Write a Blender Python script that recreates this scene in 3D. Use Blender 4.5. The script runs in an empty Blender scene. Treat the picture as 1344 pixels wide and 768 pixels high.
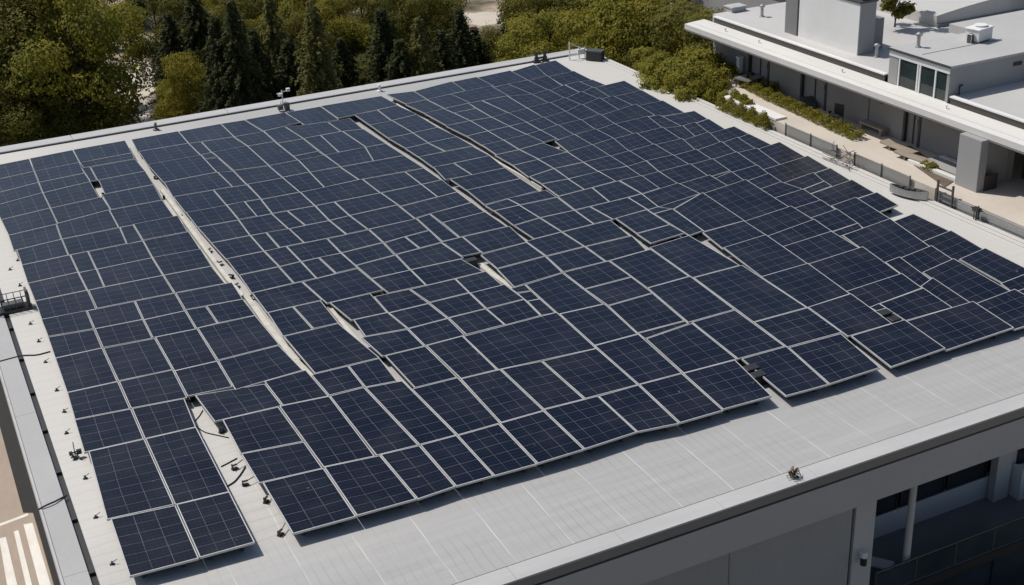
import bpy, bmesh, math, random
import numpy as np
from mathutils import Vector, Matrix

SC = bpy.context.scene
COL = SC.collection
rnd = random.Random(7)
# ------------------------------------------------------------------ camera
# world: roof of the big building is z = 0, X along its front edge, Y away from the viewer
CAM_M = np.array([[0.896086, 0.220943, -0.384986], [-0.442044, 0.365353, -0.819216], [-0.040345, 0.904268, 0.425054]])
CAM_H = 20.0
FOC = 1719.812
def at(px, py, z=0.0):
    r = CAM_M @ np.array([(px-672)/FOC, -(py-384)/FOC, -1.0])
    t = (z-CAM_H)/r[2]
    return Vector((r[0]*t, r[1]*t, z))
cd = bpy.data.cameras.new('camera'); cam = bpy.data.objects.new('camera', cd); COL.objects.link(cam)
mw = Matrix([list(map(float, CAM_M[i]))+[0.0] for i in range(3)]+[[0, 0, 0, 1]])
mw.translation = (0, 0, CAM_H)
cam.matrix_world = mw
cd.sensor_width = 36.0; cd.lens = 36.0*FOC/1344.0
cd.clip_start = 0.5; cd.clip_end = 6000
SC.camera = cam
# ------------------------------------------------------------------ light
SUN = Vector((-0.34, 0.46, 0.84)).normalized()
w = bpy.data.worlds.new('World'); SC.world = w; w.use_nodes = True
nt = w.node_tree; nt.nodes.clear()
sky = nt.nodes.new('ShaderNodeTexSky'); sky.sky_type = 'NISHITA'; sky.sun_disc = False
sky.dust_density = 1.6; sky.air_density = 1.0; sky.ozone_density = 1.0
sky.sun_elevation = math.asin(SUN.z); sky.sun_rotation = math.atan2(SUN.x, SUN.y)
bg = nt.nodes.new('ShaderNodeBackground'); bg.inputs[1].default_value = 0.092
wo = nt.nodes.new('ShaderNodeOutputWorld')
nt.links.new(sky.outputs[0], bg.inputs[0]); nt.links.new(bg.outputs[0], wo.inputs[0])
sl = bpy.data.lights.new('sun', 'SUN'); sl.energy = 4.2; sl.angle = math.radians(0.5); sl.color = (1.0, 0.955, 0.89)
so = bpy.data.objects.new('sun', sl); COL.objects.link(so); so.location = (0, 60, 80)
so.rotation_euler = SUN.to_track_quat('Z', 'Y').to_euler()
SC.view_settings.view_transform = 'Standard'; SC.view_settings.look = 'None'
SC.view_settings.exposure = -0.1; SC.view_settings.gamma = 1.0
SC.view_settings.use_curve_mapping = False

# ------------------------------------------------------------------ materials
def new_mat(name):
    m = bpy.data.materials.new(name); m.use_nodes = True
    t = m.node_tree; b = t.nodes['Principled BSDF']
    return m, t, b
def N(t, kind, **kw):
    n = t.nodes.new(kind)
    for k, v in kw.items(): setattr(n, k, v)
    return n
def math_n(t, op, a, b=None):
    n = N(t, 'ShaderNodeMath', operation=op)
    for i, v in enumerate((a, b)):
        if v is None: continue
        if isinstance(v, (int, float)): n.inputs[i].default_value = v
        else: t.links.new(v, n.inputs[i])
    return n.outputs[0]
def mixc(t, fac, a, b):
    n = N(t, 'ShaderNodeMix', data_type='RGBA')
    for s, v in ((0, fac), (6, a), (7, b)):
        if isinstance(v, (int, float)): n.inputs[s].default_value = v
        elif isinstance(v, tuple): n.inputs[s].default_value = (*v, 1)
        else: t.links.new(v, n.inputs[s])
    return n.outputs[2]
def noise(t, scale, detail=4, stretch=None, rough=0.55):
    tc = N(t, 'ShaderNodeTexCoord'); o = tc.outputs['Object']
    if stretch:
        mp = N(t, 'ShaderNodeMapping'); mp.inputs['Scale'].default_value = stretch
        t.links.new(o, mp.inputs[0]); o = mp.outputs[0]
    n = N(t, 'ShaderNodeTexNoise'); n.inputs['Scale'].default_value = scale
    n.inputs['Detail'].default_value = detail; n.inputs['Roughness'].default_value = rough
    t.links.new(o, n.inputs['Vector'])
    return n.outputs[0]
def ramp(t, v, lo, hi):
    n = N(t, 'ShaderNodeMapRange'); n.inputs[1].default_value = lo; n.inputs[2].default_value = hi
    t.links.new(v, n.inputs[0]); return n.outputs[0]
def stained(name, base, dark, rough=0.7, scale=0.6, stretch=None, fine=9.0, metal=0.0, bump=0.15, amount=0.6):
    """a surface with large soft stains and fine grain"""
    m, t, b = new_mat(name)
    a = ramp(t, noise(t, scale, 5, stretch), 0.38, 0.72)
    f = ramp(t, noise(t, fine, 5, stretch), 0.3, 0.75)
    c = mixc(t, math_n(t, 'MULTIPLY', a, amount), base, dark)
    c = mixc(t, math_n(t, 'MULTIPLY', f, 0.35), c, dark)
    t.links.new(c, b.inputs['Base Color'])
    b.inputs['Roughness'].default_value = rough; b.inputs['Metallic'].default_value = metal
    if bump:
        bp = N(t, 'ShaderNodeBump'); bp.inputs['Strength'].default_value = bump; bp.inputs['Distance'].default_value = 0.02
        t.links.new(f, bp.inputs['Height']); t.links.new(bp.outputs[0], b.inputs['Normal'])
    return m

M = {}
def roof_material():
    """pale membrane roof: welded seams across the front strip, fine ribs near the side edges, weather streaks"""
    m, t, b = new_mat('roof_membrane')
    tc = N(t, 'ShaderNodeTexCoord'); sp = N(t, 'ShaderNodeSeparateXYZ'); t.links.new(tc.outputs['Object'], sp.inputs[0])
    X, Y = sp.outputs[0], sp.outputs[1]
    streak = ramp(t, noise(t, 0.9, 8, (0.22, 4.0, 1), 0.68), 0.36, 0.66)
    streak2 = ramp(t, noise(t, 1.1, 8, (4.0, 0.20, 1), 0.68), 0.38, 0.66)
    blotch = ramp(t, noise(t, 0.35, 5), 0.35, 0.7)
    fine = ramp(t, noise(t, 14, 4), 0.25, 0.8)
    c = mixc(t, math_n(t, 'MULTIPLY', streak, 0.75), (0.40, 0.395, 0.385), (0.29, 0.29, 0.285))
    c = mixc(t, math_n(t, 'MULTIPLY', streak2, 0.5), c, (0.37, 0.37, 0.365))
    c = mixc(t, math_n(t, 'MULTIPLY', blotch, 0.6), c, (0.36, 0.355, 0.345))
    c = mixc(t, math_n(t, 'MULTIPLY', fine, 0.15), c, (0.36, 0.355, 0.35))
    # seams running away from the viewer, every 1.62 m, slightly wandering
    wob = math_n(t, 'MULTIPLY', noise(t, 0.25, 2), 0.25)
    fx = math_n(t, 'FRACT', math_n(t, 'DIVIDE', math_n(t, 'ADD', X, wob), 1.62))
    seam = math_n(t, 'LESS_THAN', fx, 0.022)
    seam = math_n(t, 'MULTIPLY', seam, math_n(t, 'LESS_THAN', Y, 31.0))
    seam = math_n(t, 'MULTIPLY', seam, math_n(t, 'ADD', math_n(t, 'MULTIPLY', ramp(t, noise(t, 0.8, 3), 0.36, 0.62), 0.7), 0.3))
    c = mixc(t, math_n(t, 'MULTIPLY', seam, 0.55), c, (0.68, 0.67, 0.65))
    # ribs: across the left strip (along X) and along the right strip (along Y)
    wl = math_n(t, 'LESS_THAN', X, 8.5)
    fy = math_n(t, 'FRACT', math_n(t, 'DIVIDE', math_n(t, 'ADD', Y, math_n(t, 'MULTIPLY', noise(t, 0.6, 2), 0.3)), 0.46))
    rib = math_n(t, 'MULTIPLY', math_n(t, 'LESS_THAN', fy, 0.13), wl)
    rib = math_n(t, 'MULTIPLY', rib, math_n(t, 'GREATER_THAN', Y, 28.0))
    ff = math_n(t, 'FRACT', math_n(t, 'DIVIDE', math_n(t, 'ADD', X, math_n(t, 'MULTIPLY', noise(t, 0.3, 2), 0.3)), 0.27))
    frib = math_n(t, 'MULTIPLY', math_n(t, 'LESS_THAN', ff, 0.14), ramp(t, noise(t, 0.5, 4), 0.35, 0.65))
    c = mixc(t, math_n(t, 'MULTIPLY', frib, math_n(t, 'MULTIPLY', math_n(t, 'LESS_THAN', Y, 30.5), 0.42)), c, (0.24, 0.24, 0.235))
    spots = ramp(t, noise(t, 2.3, 7, None, 0.7), 0.60, 0.72)
    c = mixc(t, math_n(t, 'MULTIPLY', spots, 0.30), c, (0.24, 0.235, 0.225))
    wr = math_n(t, 'GREATER_THAN', X, 31.5)
    fr = math_n(t, 'FRACT', math_n(t, 'DIVIDE', math_n(t, 'ADD', X, math_n(t, 'MULTIPLY', noise(t, 0.2, 2), 0.5)), 0.31))
    rib2 = math_n(t, 'MULTIPLY', math_n(t, 'LESS_THAN', fr, 0.16), wr)
    rib2 = math_n(t, 'MULTIPLY', rib2, math_n(t, 'GREATER_THAN', Y, 27.6))
    ribs = math_n(t, 'MAXIMUM', rib, rib2)
    c = mixc(t, math_n(t, 'MULTIPLY', ribs, 0.62), c, (0.27, 0.265, 0.255))
    Xn = math_n(t, 'ADD', X, math_n(t, 'MULTIPLY', noise(t, 0.3, 4), 3.0)); Yn = math_n(t, 'ADD', Y, math_n(t, 'MULTIPLY', noise(t, 0.35, 4), 4.0))
    warm = math_n(t, 'MAXIMUM', ramp(t, Xn, 16.0, 6.0), ramp(t, Xn, 30.0, 34.0))
    warm = math_n(t, 'MULTIPLY', warm, ramp(t, Yn, 27.5, 33.0))
    c = mixc(t, math_n(t, 'MULTIPLY', warm, 0.55), c, (0.66, 0.635, 0.58))
    t.links.new(c, b.inputs['Base Color']); b.inputs['Roughness'].default_value = 0.62
    bp = N(t, 'ShaderNodeBump'); bp.inputs['Strength'].default_value = 0.35; bp.inputs['Distance'].default_value = 0.02
    hgt = math_n(t, 'SUBTRACT', math_n(t, 'MULTIPLY', fine, 0.25), math_n(t, 'MULTIPLY', ribs, 0.8))
    t.links.new(hgt, bp.inputs['Height']); t.links.new(bp.outputs[0], b.inputs['Normal'])
    return m
M['roof'] = roof_material()
M['cap'] = stained('coping_metal', (0.47, 0.465, 0.455), (0.36, 0.36, 0.355), 0.5, 0.5, (0.5, 3, 1), 6)
M['side_cap'] = stained('side_coping_metal', (0.41, 0.405, 0.395), (0.32, 0.32, 0.315), 0.5, 0.25, None, 7, bump=0.05)
M['fascia'] = stained('fascia_metal', (0.215, 0.21, 0.205), (0.17, 0.168, 0.165), 0.5, 0.3, (0.6, 1, 2), 5, bump=0.04)
M['band'] = stained('band_render', (0.42, 0.41, 0.40), (0.34, 0.33, 0.325), 0.7, 0.25, (0.6, 1, 1.4), 7, bump=0.05)
M['render'] = stained('grey_render', (0.36, 0.352, 0.345), (0.28, 0.274, 0.268), 0.75, 0.3, (1, 1, 0.5), 8)
M['render2'] = stained('pale_grey_render', (0.52, 0.51, 0.495), (0.42, 0.412, 0.40), 0.75, 0.3, None, 8)
M['dark'] = stained('dark_cladding', (0.035, 0.035, 0.036), (0.022, 0.022, 0.022), 0.6, 1.2, None, 9)
M['black'] = stained('black_plastic', (0.018, 0.018, 0.019), (0.03, 0.03, 0.03), 0.45, 3, None, 20, bump=0.0)
M['steel'] = stained('galvanised_steel', (0.42, 0.42, 0.42), (0.28, 0.28, 0.28), 0.4, 2.0, None, 14, metal=0.7)
M['darksteel'] = stained('dark_steel', (0.10, 0.10, 0.10), (0.06, 0.06, 0.06), 0.5, 2.0, None, 14, metal=0.4)
M['alu'] = stained('anodised_frame', (0.55, 0.545, 0.53), (0.34, 0.335, 0.325), 0.45, 1.5, None, 10, metal=0.15, bump=0.0)
M['tray'] = stained('cable_tray', (0.62, 0.595, 0.53), (0.34, 0.32, 0.28), 0.7, 1.6, None, 8)
M['white'] = stained('white_paint', (0.74, 0.735, 0.72), (0.6, 0.595, 0.58), 0.6, 0.5, None, 8, bump=0.03)
M['house_roof'] = stained('house_roof_membrane', (0.52, 0.51, 0.49), (0.40, 0.39, 0.375), 0.65, 0.18, (1, 0.4, 1), 6)
M['house_roof_dim'] = stained('house_roof_grey', (0.46, 0.452, 0.44), (0.35, 0.345, 0.335), 0.65, 0.2, None, 6)
M['eave'] = stained('eave_stucco', (0.68, 0.665, 0.63), (0.54, 0.525, 0.495), 0.65, 0.3, (3, 0.4, 1), 6)
M['house_wall'] = stained('taupe_wall', (0.30, 0.275, 0.255), (0.24, 0.22, 0.205), 0.75, 0.4, (1, 1, 0.4), 8)
M['side_wall'] = stained('grey_wall', (0.33, 0.325, 0.32), (0.26, 0.26, 0.26), 0.75, 0.3, None, 8)
M['door'] = stained('bronze_door', (0.06, 0.052, 0.046), (0.04, 0.036, 0.033), 0.5, 1.5, (4, 4, 0.3), 9)
M['terrace'] = stained('beige_stone', (0.56, 0.50, 0.43), (0.42, 0.37, 0.31), 0.8, 0.45, None, 6, amount=0.55)
M['paver'] = stained('beige_paving', (0.36, 0.29, 0.23), (0.25, 0.20, 0.16), 0.85, 0.5, (1, 0.35, 1), 5, amount=0.8)
M['marking'] = stained('worn_marking_paint', (0.72, 0.69, 0.63), (0.50, 0.46, 0.40), 0.7, 1.4, (2, 0.6, 1), 9)
M['asphalt'] = stained('asphalt', (0.06, 0.058, 0.056), (0.04, 0.04, 0.04), 0.85, 0.4, None, 10)
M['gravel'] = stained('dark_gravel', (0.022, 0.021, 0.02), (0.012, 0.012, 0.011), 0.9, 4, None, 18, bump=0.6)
M['soil'] = stained('planter_soil', (0.14, 0.105, 0.075), (0.08, 0.06, 0.045), 0.95, 1.6, None, 12, bump=0.5)
M['bark'] = stained('bark', (0.11, 0.085, 0.065), (0.05, 0.04, 0.03), 0.9, 2.0, (4, 4, 0.6), 12, bump=0.6)
M['deck'] = stained('dark_deck_tile', (0.20, 0.205, 0.215), (0.15, 0.154, 0.162), 0.28, 0.5, None, 6, bump=0.02)
M['wood'] = stained('weathered_wood', (0.36, 0.30, 0.24), (0.22, 0.18, 0.14), 0.8, 1.5, (5, 0.6, 1), 10)
M['mesh'] = None

def ground_material():
    m, t, b = new_mat('forest_floor')
    a = ramp(t, noise(t, 0.055, 6), 0.46, 0.56)
    f = ramp(t, noise(t, 0.9, 6), 0.3, 0.7)
    c = mixc(t, f, (0.050, 0.050, 0.026), (0.105, 0.085, 0.05))
    c2 = mixc(t, f, (0.30, 0.235, 0.17), (0.42, 0.34, 0.26))
    t.links.new(mixc(t, a, c, c2), b.inputs['Base Color']); b.inputs['Roughness'].default_value = 0.95
    return m
M['ground'] = ground_material()

def glass_dark(name, col, rough=0.06):
    m, t, b = new_mat(name)
    n = ramp(t, noise(t, 0.8, 3), 0.3, 0.7)
    t.links.new(mixc(t, n, col, tuple(c*1.8 for c in col)), b.inputs['Base Color'])
    b.inputs['Roughness'].default_value = rough; b.inputs['IOR'].default_value = 1.5
    return m
M['green_glass'] = glass_dark('green_tinted_glass', (0.016, 0.024, 0.022))
M['window_glass'] = glass_dark('dark_window_glass', (0.020, 0.022, 0.025))
M['blue_glass'] = glass_dark('blue_grey_glass', (0.022, 0.030, 0.036), 0.12)

def panel_material():
    """silicon cells laid out by the panel's own UV map: one UV unit is one cell block"""
    m, t, b = new_mat('solar_cells')
    uv = N(t, 'ShaderNodeUVMap'); uv.uv_map = 'UVMap'
    sp = N(t, 'ShaderNodeSeparateXYZ'); t.links.new(uv.outputs[0], sp.inputs[0])
    u, v = sp.outputs[0], sp.outputs[1]
    def edge(x, wdt):
        f = math_n(t, 'FRACT', x)
        return math_n(t, 'LESS_THAN', math_n(t, 'MINIMUM', f, math_n(t, 'SUBTRACT', 1.0, f)), wdt)
    brk = ramp(t, noise(t, 1.1, 4), 0.36, 0.60)
    gu = math_n(t, 'MULTIPLY', edge(u, 0.012), math_n(t, 'ADD', math_n(t, 'MULTIPLY', ramp(t, noise(t, 0.9, 3), 0.36, 0.62), 0.5), 0.45))
    gv = math_n(t, 'MULTIPLY', edge(v, 0.014), math_n(t, 'ADD', math_n(t, 'MULTIPLY', brk, 0.5), 0.5))
    fine = math_n(t, 'MULTIPLY', edge(math_n(t, 'MULTIPLY', v, 3.0), 0.05), 0.09)
    fine2 = math_n(t, 'MULTIPLY', edge(math_n(t, 'MULTIPLY', u, 4.0), 0.05), 0.05)
    line = math_n(t, 'MAXIMUM', math_n(t, 'MAXIMUM', gu, gv), math_n(t, 'MAXIMUM', fine, fine2))
    oi = N(t, 'ShaderNodeObjectInfo')
    cell = mixc(t, oi.outputs['Random'], (0.0030, 0.0052, 0.0135), (0.0044, 0.0070, 0.0175))
    wn = N(t, 'ShaderNodeTexWhiteNoise', noise_dimensions='3D')
    fl = N(t, 'ShaderNodeVectorMath', operation='FLOOR'); t.links.new(uv.outputs[0], fl.inputs[0])
    ad = N(t, 'ShaderNodeVectorMath', operation='ADD'); t.links.new(fl.outputs[0], ad.inputs[0]); t.links.new(oi.outputs['Location'], ad.inputs[1])
    t.links.new(ad.outputs[0], wn.inputs[0])
    cell = mixc(t, math_n(t, 'MULTIPLY', wn.outputs[0], 0.35), cell, (0.0032, 0.0048, 0.0115))
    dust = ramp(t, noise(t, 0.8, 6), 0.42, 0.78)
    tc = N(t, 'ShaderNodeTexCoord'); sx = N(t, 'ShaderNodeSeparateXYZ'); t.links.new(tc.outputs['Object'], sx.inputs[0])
    sheen = math_n(t, 'MULTIPLY', ramp(t, sx.outputs[0], 10.0, 1.5), ramp(t, noise(t, 0.12, 3), 0.25, 0.65))   # sky sheen painted as a pale layer, strongest by the left edge
    dirt_sheen = math_n(t, 'ADD', math_n(t, 'MULTIPLY', dust, 0.06), math_n(t, 'MULTIPLY', sheen, 0.075))
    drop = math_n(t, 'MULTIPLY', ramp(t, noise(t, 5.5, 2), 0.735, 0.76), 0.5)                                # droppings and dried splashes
    cell = mixc(t, math_n(t, 'MAXIMUM', dirt_sheen, drop), cell, (0.22, 0.215, 0.21))
    c = mixc(t, math_n(t, 'MULTIPLY', line, 0.50), cell, (0.27, 0.27, 0.28))
    t.links.new(c, b.inputs['Base Color'])
    r = math_n(t, 'ADD', math_n(t, 'MULTIPLY', dust, 0.10), 0.14)
    t.links.new(r, b.inputs['Roughness']); b.inputs['IOR'].default_value = 1.46; b.inputs['Specular IOR Level'].default_value = 0.22; b.inputs['Specular Tint'].default_value = (0.72, 0.84, 1.0, 1)   # blue anti-reflective coat
    return m
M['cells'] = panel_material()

def leaf_material(name, a, bcol, ccol):
    m, t, b = new_mat(name)
    oi = N(t, 'ShaderNodeObjectInfo')
    base = mixc(t, oi.outputs['Random'], a, bcol)
    f = ramp(t, noise(t, 0.55, 4), 0.38, 0.66)
    c = mixc(t, math_n(t, 'MULTIPLY', f, 0.55), base, ccol)
    t.links.new(c, b.inputs['Base Color']); b.inputs['Roughness'].default_value = 0.7; b.inputs['Specular IOR Level'].default_value = 0.15
    tr = N(t, 'ShaderNodeBsdfTranslucent'); t.links.new(c, tr.inputs[0])
    mx = N(t, 'ShaderNodeMixShader'); mx.inputs[0].default_value = 0.45
    out = t.nodes['Material Output']
    t.links.new(b.outputs[0], mx.inputs[1]); t.links.new(tr.outputs[0], mx.inputs[2]); t.links.new(mx.outputs[0], out.inputs[0])
    return m
M['leaf'] = leaf_material('olive_leaves', (0.185, 0.195, 0.032), (0.255, 0.230, 0.036), (0.37, 0.30, 0.044))
M['leaf_light'] = leaf_material('yellow_green_leaves', (0.19, 0.19, 0.032), (0.25, 0.22, 0.036), (0.33, 0.265, 0.04))
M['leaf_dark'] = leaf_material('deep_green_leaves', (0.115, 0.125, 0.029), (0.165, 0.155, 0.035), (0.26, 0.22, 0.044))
M['needle'] = leaf_material('conifer_needles', (0.042, 0.056, 0.024), (0.062, 0.072, 0.028), (0.11, 0.11, 0.038))
M['needle_olive'] = leaf_material('olive_conifer_needles', (0.13, 0.135, 0.045), (0.18, 0.165, 0.052), (0.24, 0.21, 0.062))
M['bloom'] = stained('pink_bracts', (0.42, 0.16, 0.17), (0.30, 0.10, 0.11), 0.7, 8, None, 20, bump=0)
def mesh_fence_material():
    m, t, b = new_mat('woven_wire_mesh')
    tc = N(t, 'ShaderNodeTexCoord'); sp = N(t, 'ShaderNodeSeparateXYZ'); t.links.new(tc.outputs['Object'], sp.inputs[0])
    def wires(x, pitch, wdt):
        f = math_n(t, 'FRACT', math_n(t, 'DIVIDE', x, pitch)); return math_n(t, 'LESS_THAN', f, wdt)
    k = math_n(t, 'MAXIMUM', wires(sp.outputs[1], 0.05, 0.42), wires(sp.outputs[2], 0.05, 0.42))
    b.inputs['Base Color'].default_value = (0.36, 0.35, 0.33, 1); b.inputs['Roughness'].default_value = 0.5; b.inputs['Metallic'].default_value = 0.3
    t.links.new(k, b.inputs['Alpha'])
    return m
M['mesh'] = mesh_fence_material()

# ------------------------------------------------------------------ builders
class MB:
    """collects verts and faces of ONE mesh; points are in the coordinates of the object that will own it"""
    def __init__(s): s.v = []; s.f = []; s.mi = []; s.uv = {}
    def face(s, pts, mi=0):
        i = len(s.v); s.v += [tuple(p) for p in pts]; s.f.append(tuple(range(i, i+len(pts)))); s.mi.append(mi); return len(s.f)-1
    def box(s, x0, y0, z0, x1, y1, z1, mi=0):
        s.hexa([(x0, y0), (x1, y0), (x1, y1), (x0, y1)], z0, z1, mi)
    def hexa(s, q, z0, z1, mi=0, dz=(0, 0, 0, 0)):
        """prism over a counter-clockwise outline q, with an optional rise of each top corner"""
        n = len(q); i = len(s.v); dz = dz if len(dz) == n else (0,)*n
        s.v += [(p[0], p[1], z0) for p in q] + [(p[0], p[1], z1+d) for p, d in zip(q, dz)]
        s.f.append(tuple(range(i+n-1, i-1, -1))); s.mi.append(mi)
        s.f.append(tuple(range(i+n, i+2*n))); s.mi.append(mi)
        for k in range(n):
            l = (k+1) % n
            s.f.append((i+k, i+l, i+n+l, i+n+k)); s.mi.append(mi)
    def prism_y(s, prof, y0, y1, mi=0):
        """profile in x,z (counter-clockwise seen from -Y) pulled along Y"""
        n = len(prof); i = len(s.v)
        s.v += [(p[0], y0, p[1]) for p in prof]+[(p[0], y1, p[1]) for p in prof]
        s.f.append(tuple(range(i, i+n))); s.f.append(tuple(range(i+2*n-1, i+n-1, -1))); s.mi += [mi, mi]
        for k in range(n):
            l = (k+1) % n
            s.f.append((i+l, i+k, i+n+k, i+n+l)); s.mi.append(mi)
    def tube(s, pts, r, seg=6, mi=0, r1=None):
        pts = [Vector(p) for p in pts]; n = len(pts); i = len(s.v); r1 = r if r1 is None else r1
        for k, p in enumerate(pts):
            d = (pts[min(k+1, n-1)]-pts[max(k-1, 0)]).normalized()
            a = d.cross(Vector((0, 0, 1)))
            if a.length < 1e-3: a = d.cross(Vector((1, 0, 0)))
            a.normalize(); c = d.cross(a); rr = r+(r1-r)*k/max(1, n-1)
            for j in range(seg):
                g = 2*math.pi*j/seg; s.v.append(tuple(p+a*(rr*math.cos(g))+c*(rr*math.sin(g))))
        for k in range(n-1):
            for j in range(seg):
                l = (j+1) % seg
                s.f.append((i+k*seg+j, i+k*seg+l, i+(k+1)*seg+l, i+(k+1)*seg+j)); s.mi.append(mi)
        s.f.append(tuple(range(i+seg-1, i-1, -1))); s.f.append(tuple(range(i+(n-1)*seg, i+n*seg))); s.mi += [mi, mi]
    def lathe(s, prof, cx=0, cy=0, seg=16, mi=0):
        i = len(s.v); n = len(prof)
        for r, z in prof:
            for j in range(seg):
                g = 2*math.pi*j/seg; s.v.append((cx+r*math.cos(g), cy+r*math.sin(g), z))
        for k in range(n-1):
            for j in range(seg):
                l = (j+1) % seg
                s.f.append((i+k*seg+j, i+k*seg+l, i+(k+1)*seg+l, i+(k+1)*seg+j)); s.mi.append(mi)
    def mesh(s, name, mats, bevel=0.0):
        me = bpy.data.meshes.new(name); me.from_pydata(s.v, [], s.f); 
        for m in mats: me.materials.append(m)
        me.polygons.foreach_set('material_index', s.mi)
        if s.uv:
            ul = me.uv_layers.new(name='UVMap')
            for fi, uvs in s.uv.items():
                p = me.polygons[fi]
                for k, li in enumerate(p.loop_indices): ul.data[li].uv = uvs[k]
        if bevel:
            bm = bmesh.new(); bm.from_mesh(me)
            bmesh.ops.remove_doubles(bm, verts=bm.verts, dist=1e-5)
            bmesh.ops.bevel(bm, geom=[e for e in bm.edges if len(e.link_faces) == 2 and e.calc_face_angle(0) > 0.6], offset=bevel, segments=1, affect='EDGES', clamp_overlap=True)
            bm.to_mesh(me); bm.free()
        me.update(); return me
    def build(s, name, mats, parent=None, bevel=0.0, loc=None, rz=0.0):
        mats = mats if isinstance(mats, (list, tuple)) else [mats]
        o = bpy.data.objects.new(name, s.mesh(name, mats, bevel)); COL.objects.link(o)
        if parent: o.parent = parent
        if loc is not None: o.location = loc
        if rz: o.rotation_euler.z = rz
        return o
def tag(o, label=None, cat=None, group=None, kind=None):
    if label: o['label'] = label
    if cat: o['category'] = cat
    if group: o['group'] = group
    if kind: o['kind'] = kind
    return o
def empty(name, loc, label, cat, group=None, rz=0.0):
    o = bpy.data.objects.new(name, None); COL.objects.link(o); o.location = loc; o.rotation_euler.z = rz
    o.empty_display_size = 0.3
    return tag(o, label, cat, group)
def copy_tree(o, parent=None):
    c = o.copy(); COL.objects.link(c)
    if parent: c.parent = parent
    for ch in list(o.children): copy_tree(ch, c)
    return c
ORD = ['', 'first', 'second', 'third', 'fourth', 'fifth', 'sixth', 'seventh', 'eighth', 'ninth', 'tenth', 'eleventh', 'twelfth', 'thirteenth',
       'fourteenth', 'fifteenth', 'sixteenth', 'seventeenth', 'eighteenth', 'nineteenth', 'twentieth']
def ordinal(n):
    if n < 21: return ORD[n]
    tens = {2: 'twenty', 3: 'thirty', 4: 'forty'}[n//10]
    return tens+'-'+ORD[n % 10] if n % 10 else {30: 'thirtieth', 40: 'fortieth'}[n]
def part(mb, name, mats, parent, bevel=0.0):
    """a part given in world coordinates, hung under its thing"""
    o = mb.build(name, mats, parent, bevel); o.location = -parent.location; return o
def one(name, mats, label, cat, fn, loc, group=None, bevel=0.0, rz=0.0):
    """a thing that is one mesh, modelled round its own base"""
    mb = MB(); fn(mb); o = mb.build(name, mats, None, bevel, loc, rz); return tag(o, label, cat, group)

# ================================================================== setting
GZ = -9.0
g = MB(); g.face([(-2500, -600, GZ), (2500, -600, GZ), (2500, 4000, GZ), (-2500, 4000, GZ)])
tag(g.build('ground', M['ground']), kind='structure')
g = MB(); g.face([(-14, 20, GZ+.004), (1.04, 20, GZ+.004), (1.04, 68, GZ+.004), (-14, 68, GZ+.004)])
tag(g.build('paved_yard', M['paver']), kind='structure')
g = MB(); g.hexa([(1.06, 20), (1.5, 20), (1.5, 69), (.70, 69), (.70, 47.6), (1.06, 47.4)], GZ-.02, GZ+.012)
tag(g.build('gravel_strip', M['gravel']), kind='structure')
g = MB()
for (a, b, c, d) in (((.60, 46.75), (.93, 46.70), (.98, 40.0), (.58, 40.0)), ((.20, 46.44), (.37, 46.46), (.34, 40.0), (.12, 40.0)),
                     ((-.36, 46.25), (-.12, 46.23), (-.13, 40.0), (-.55, 40.0)), ((-.92, 46.0), (-.68, 46.0), (-.72, 40), (-1.1, 40)),
                     ((-2.2, 46.72), (.86, 47.30), (.86, 47.48), (-2.2, 46.92))):
    g.face([(*a, GZ+.009), (*d, GZ+.009), (*c, GZ+.009), (*b, GZ+.009)] if a[1]-d[1] > 1 else [(*a, GZ+.009), (*b, GZ+.009), (*c, GZ+.009), (*d, GZ+.009)])
tag(g.build('painted_road_stripes', M['marking']), kind='structure')
def blob(name, pts, mat, z):
    g = MB(); g.face([(p.x, p.y, z) for p in pts]); tag(g.build(name, mat), kind='structure')
def px_blob(cx, cy, rx, ry, n=18, seed=1):
    r = random.Random(seed); return [at(cx+rx*math.cos(-2*math.pi*k/n)*(.7+.5*r.random()), cy+ry*math.sin(-2*math.pi*k/n)*(.7+.5*r.random()), GZ) for k in range(n)]
blob('dirt_path', px_blob(178, 115, 30, 46, seed=3), M['terrace'], GZ+.006)
blob('woodland_path', px_blob(640, 24, 46, 10, seed=4), M['terrace'], GZ+.007)
blob('gravel_lot', px_blob(860, 2, 80, 13, seed=5), M['terrace'], GZ+.008)
blob('sandy_bank', px_blob(440, 92, 40, 12, seed=8), M['terrace'], GZ+.0055)

# ================================================================== the big building
X0, X1, YF, YB = 0.87, 36.62, 23.62, 66.6
B = empty('office_building', (18.5, 45, GZ), 'wide flat roofed grey building covered with rows of dark solar panels', 'building')
m = MB(); m.box(1.76, 24.26, -.30, 36.20, 65.62, 0.0)
part(m, 'roof', M['roof'], B)
m = MB()   # front coping in separate lengths, each butted to the next
xs = [1.76]; k = 0
while xs[-1] < 36.2:
    xs.append(min(36.2, xs[-1]+3.05))
for a, b in zip(xs, xs[1:]): m.box(a+.004, 23.64, -.045, b-.004, 24.235, .012)
part(m, 'coping', M['cap'], B, .004)
m = MB(); m.box(1.77, 24.237, -.06, 36.2, 24.258, .006)
part(m, 'coping_joint', M['black'], B)
m = MB(); m.box(1.0, 23.70, -.36, 36.55, 24.2, -.05)
part(m, 'fascia', M['fascia'], B)
m = MB(); m.box(.95, 23.715, -.432, 36.5, 24.1, -.362)
part(m, 'shadow_joint', M['black'], B)
m = MB(); m.box(.9, 23.695, -1.52, 36.6, 23.9, -.434)
part(m, 'fascia_band', M['band'], B)
m = MB(); m.box(.9, 23.91, -1.50, 36.6, 27.2, -1.40)
part(m, 'soffit', M['render'], B)
m = MB()   # left side coping: flat grey cap, bright lip, dark gutter between cap and roof
ys = [23.64, 29.3, 38.4, 47.2, 57.0, 66.5]
for a, b in zip(ys, ys[1:]): m.box(.98, a+.005, -.5, 1.585, b-.005, .01)
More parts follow.
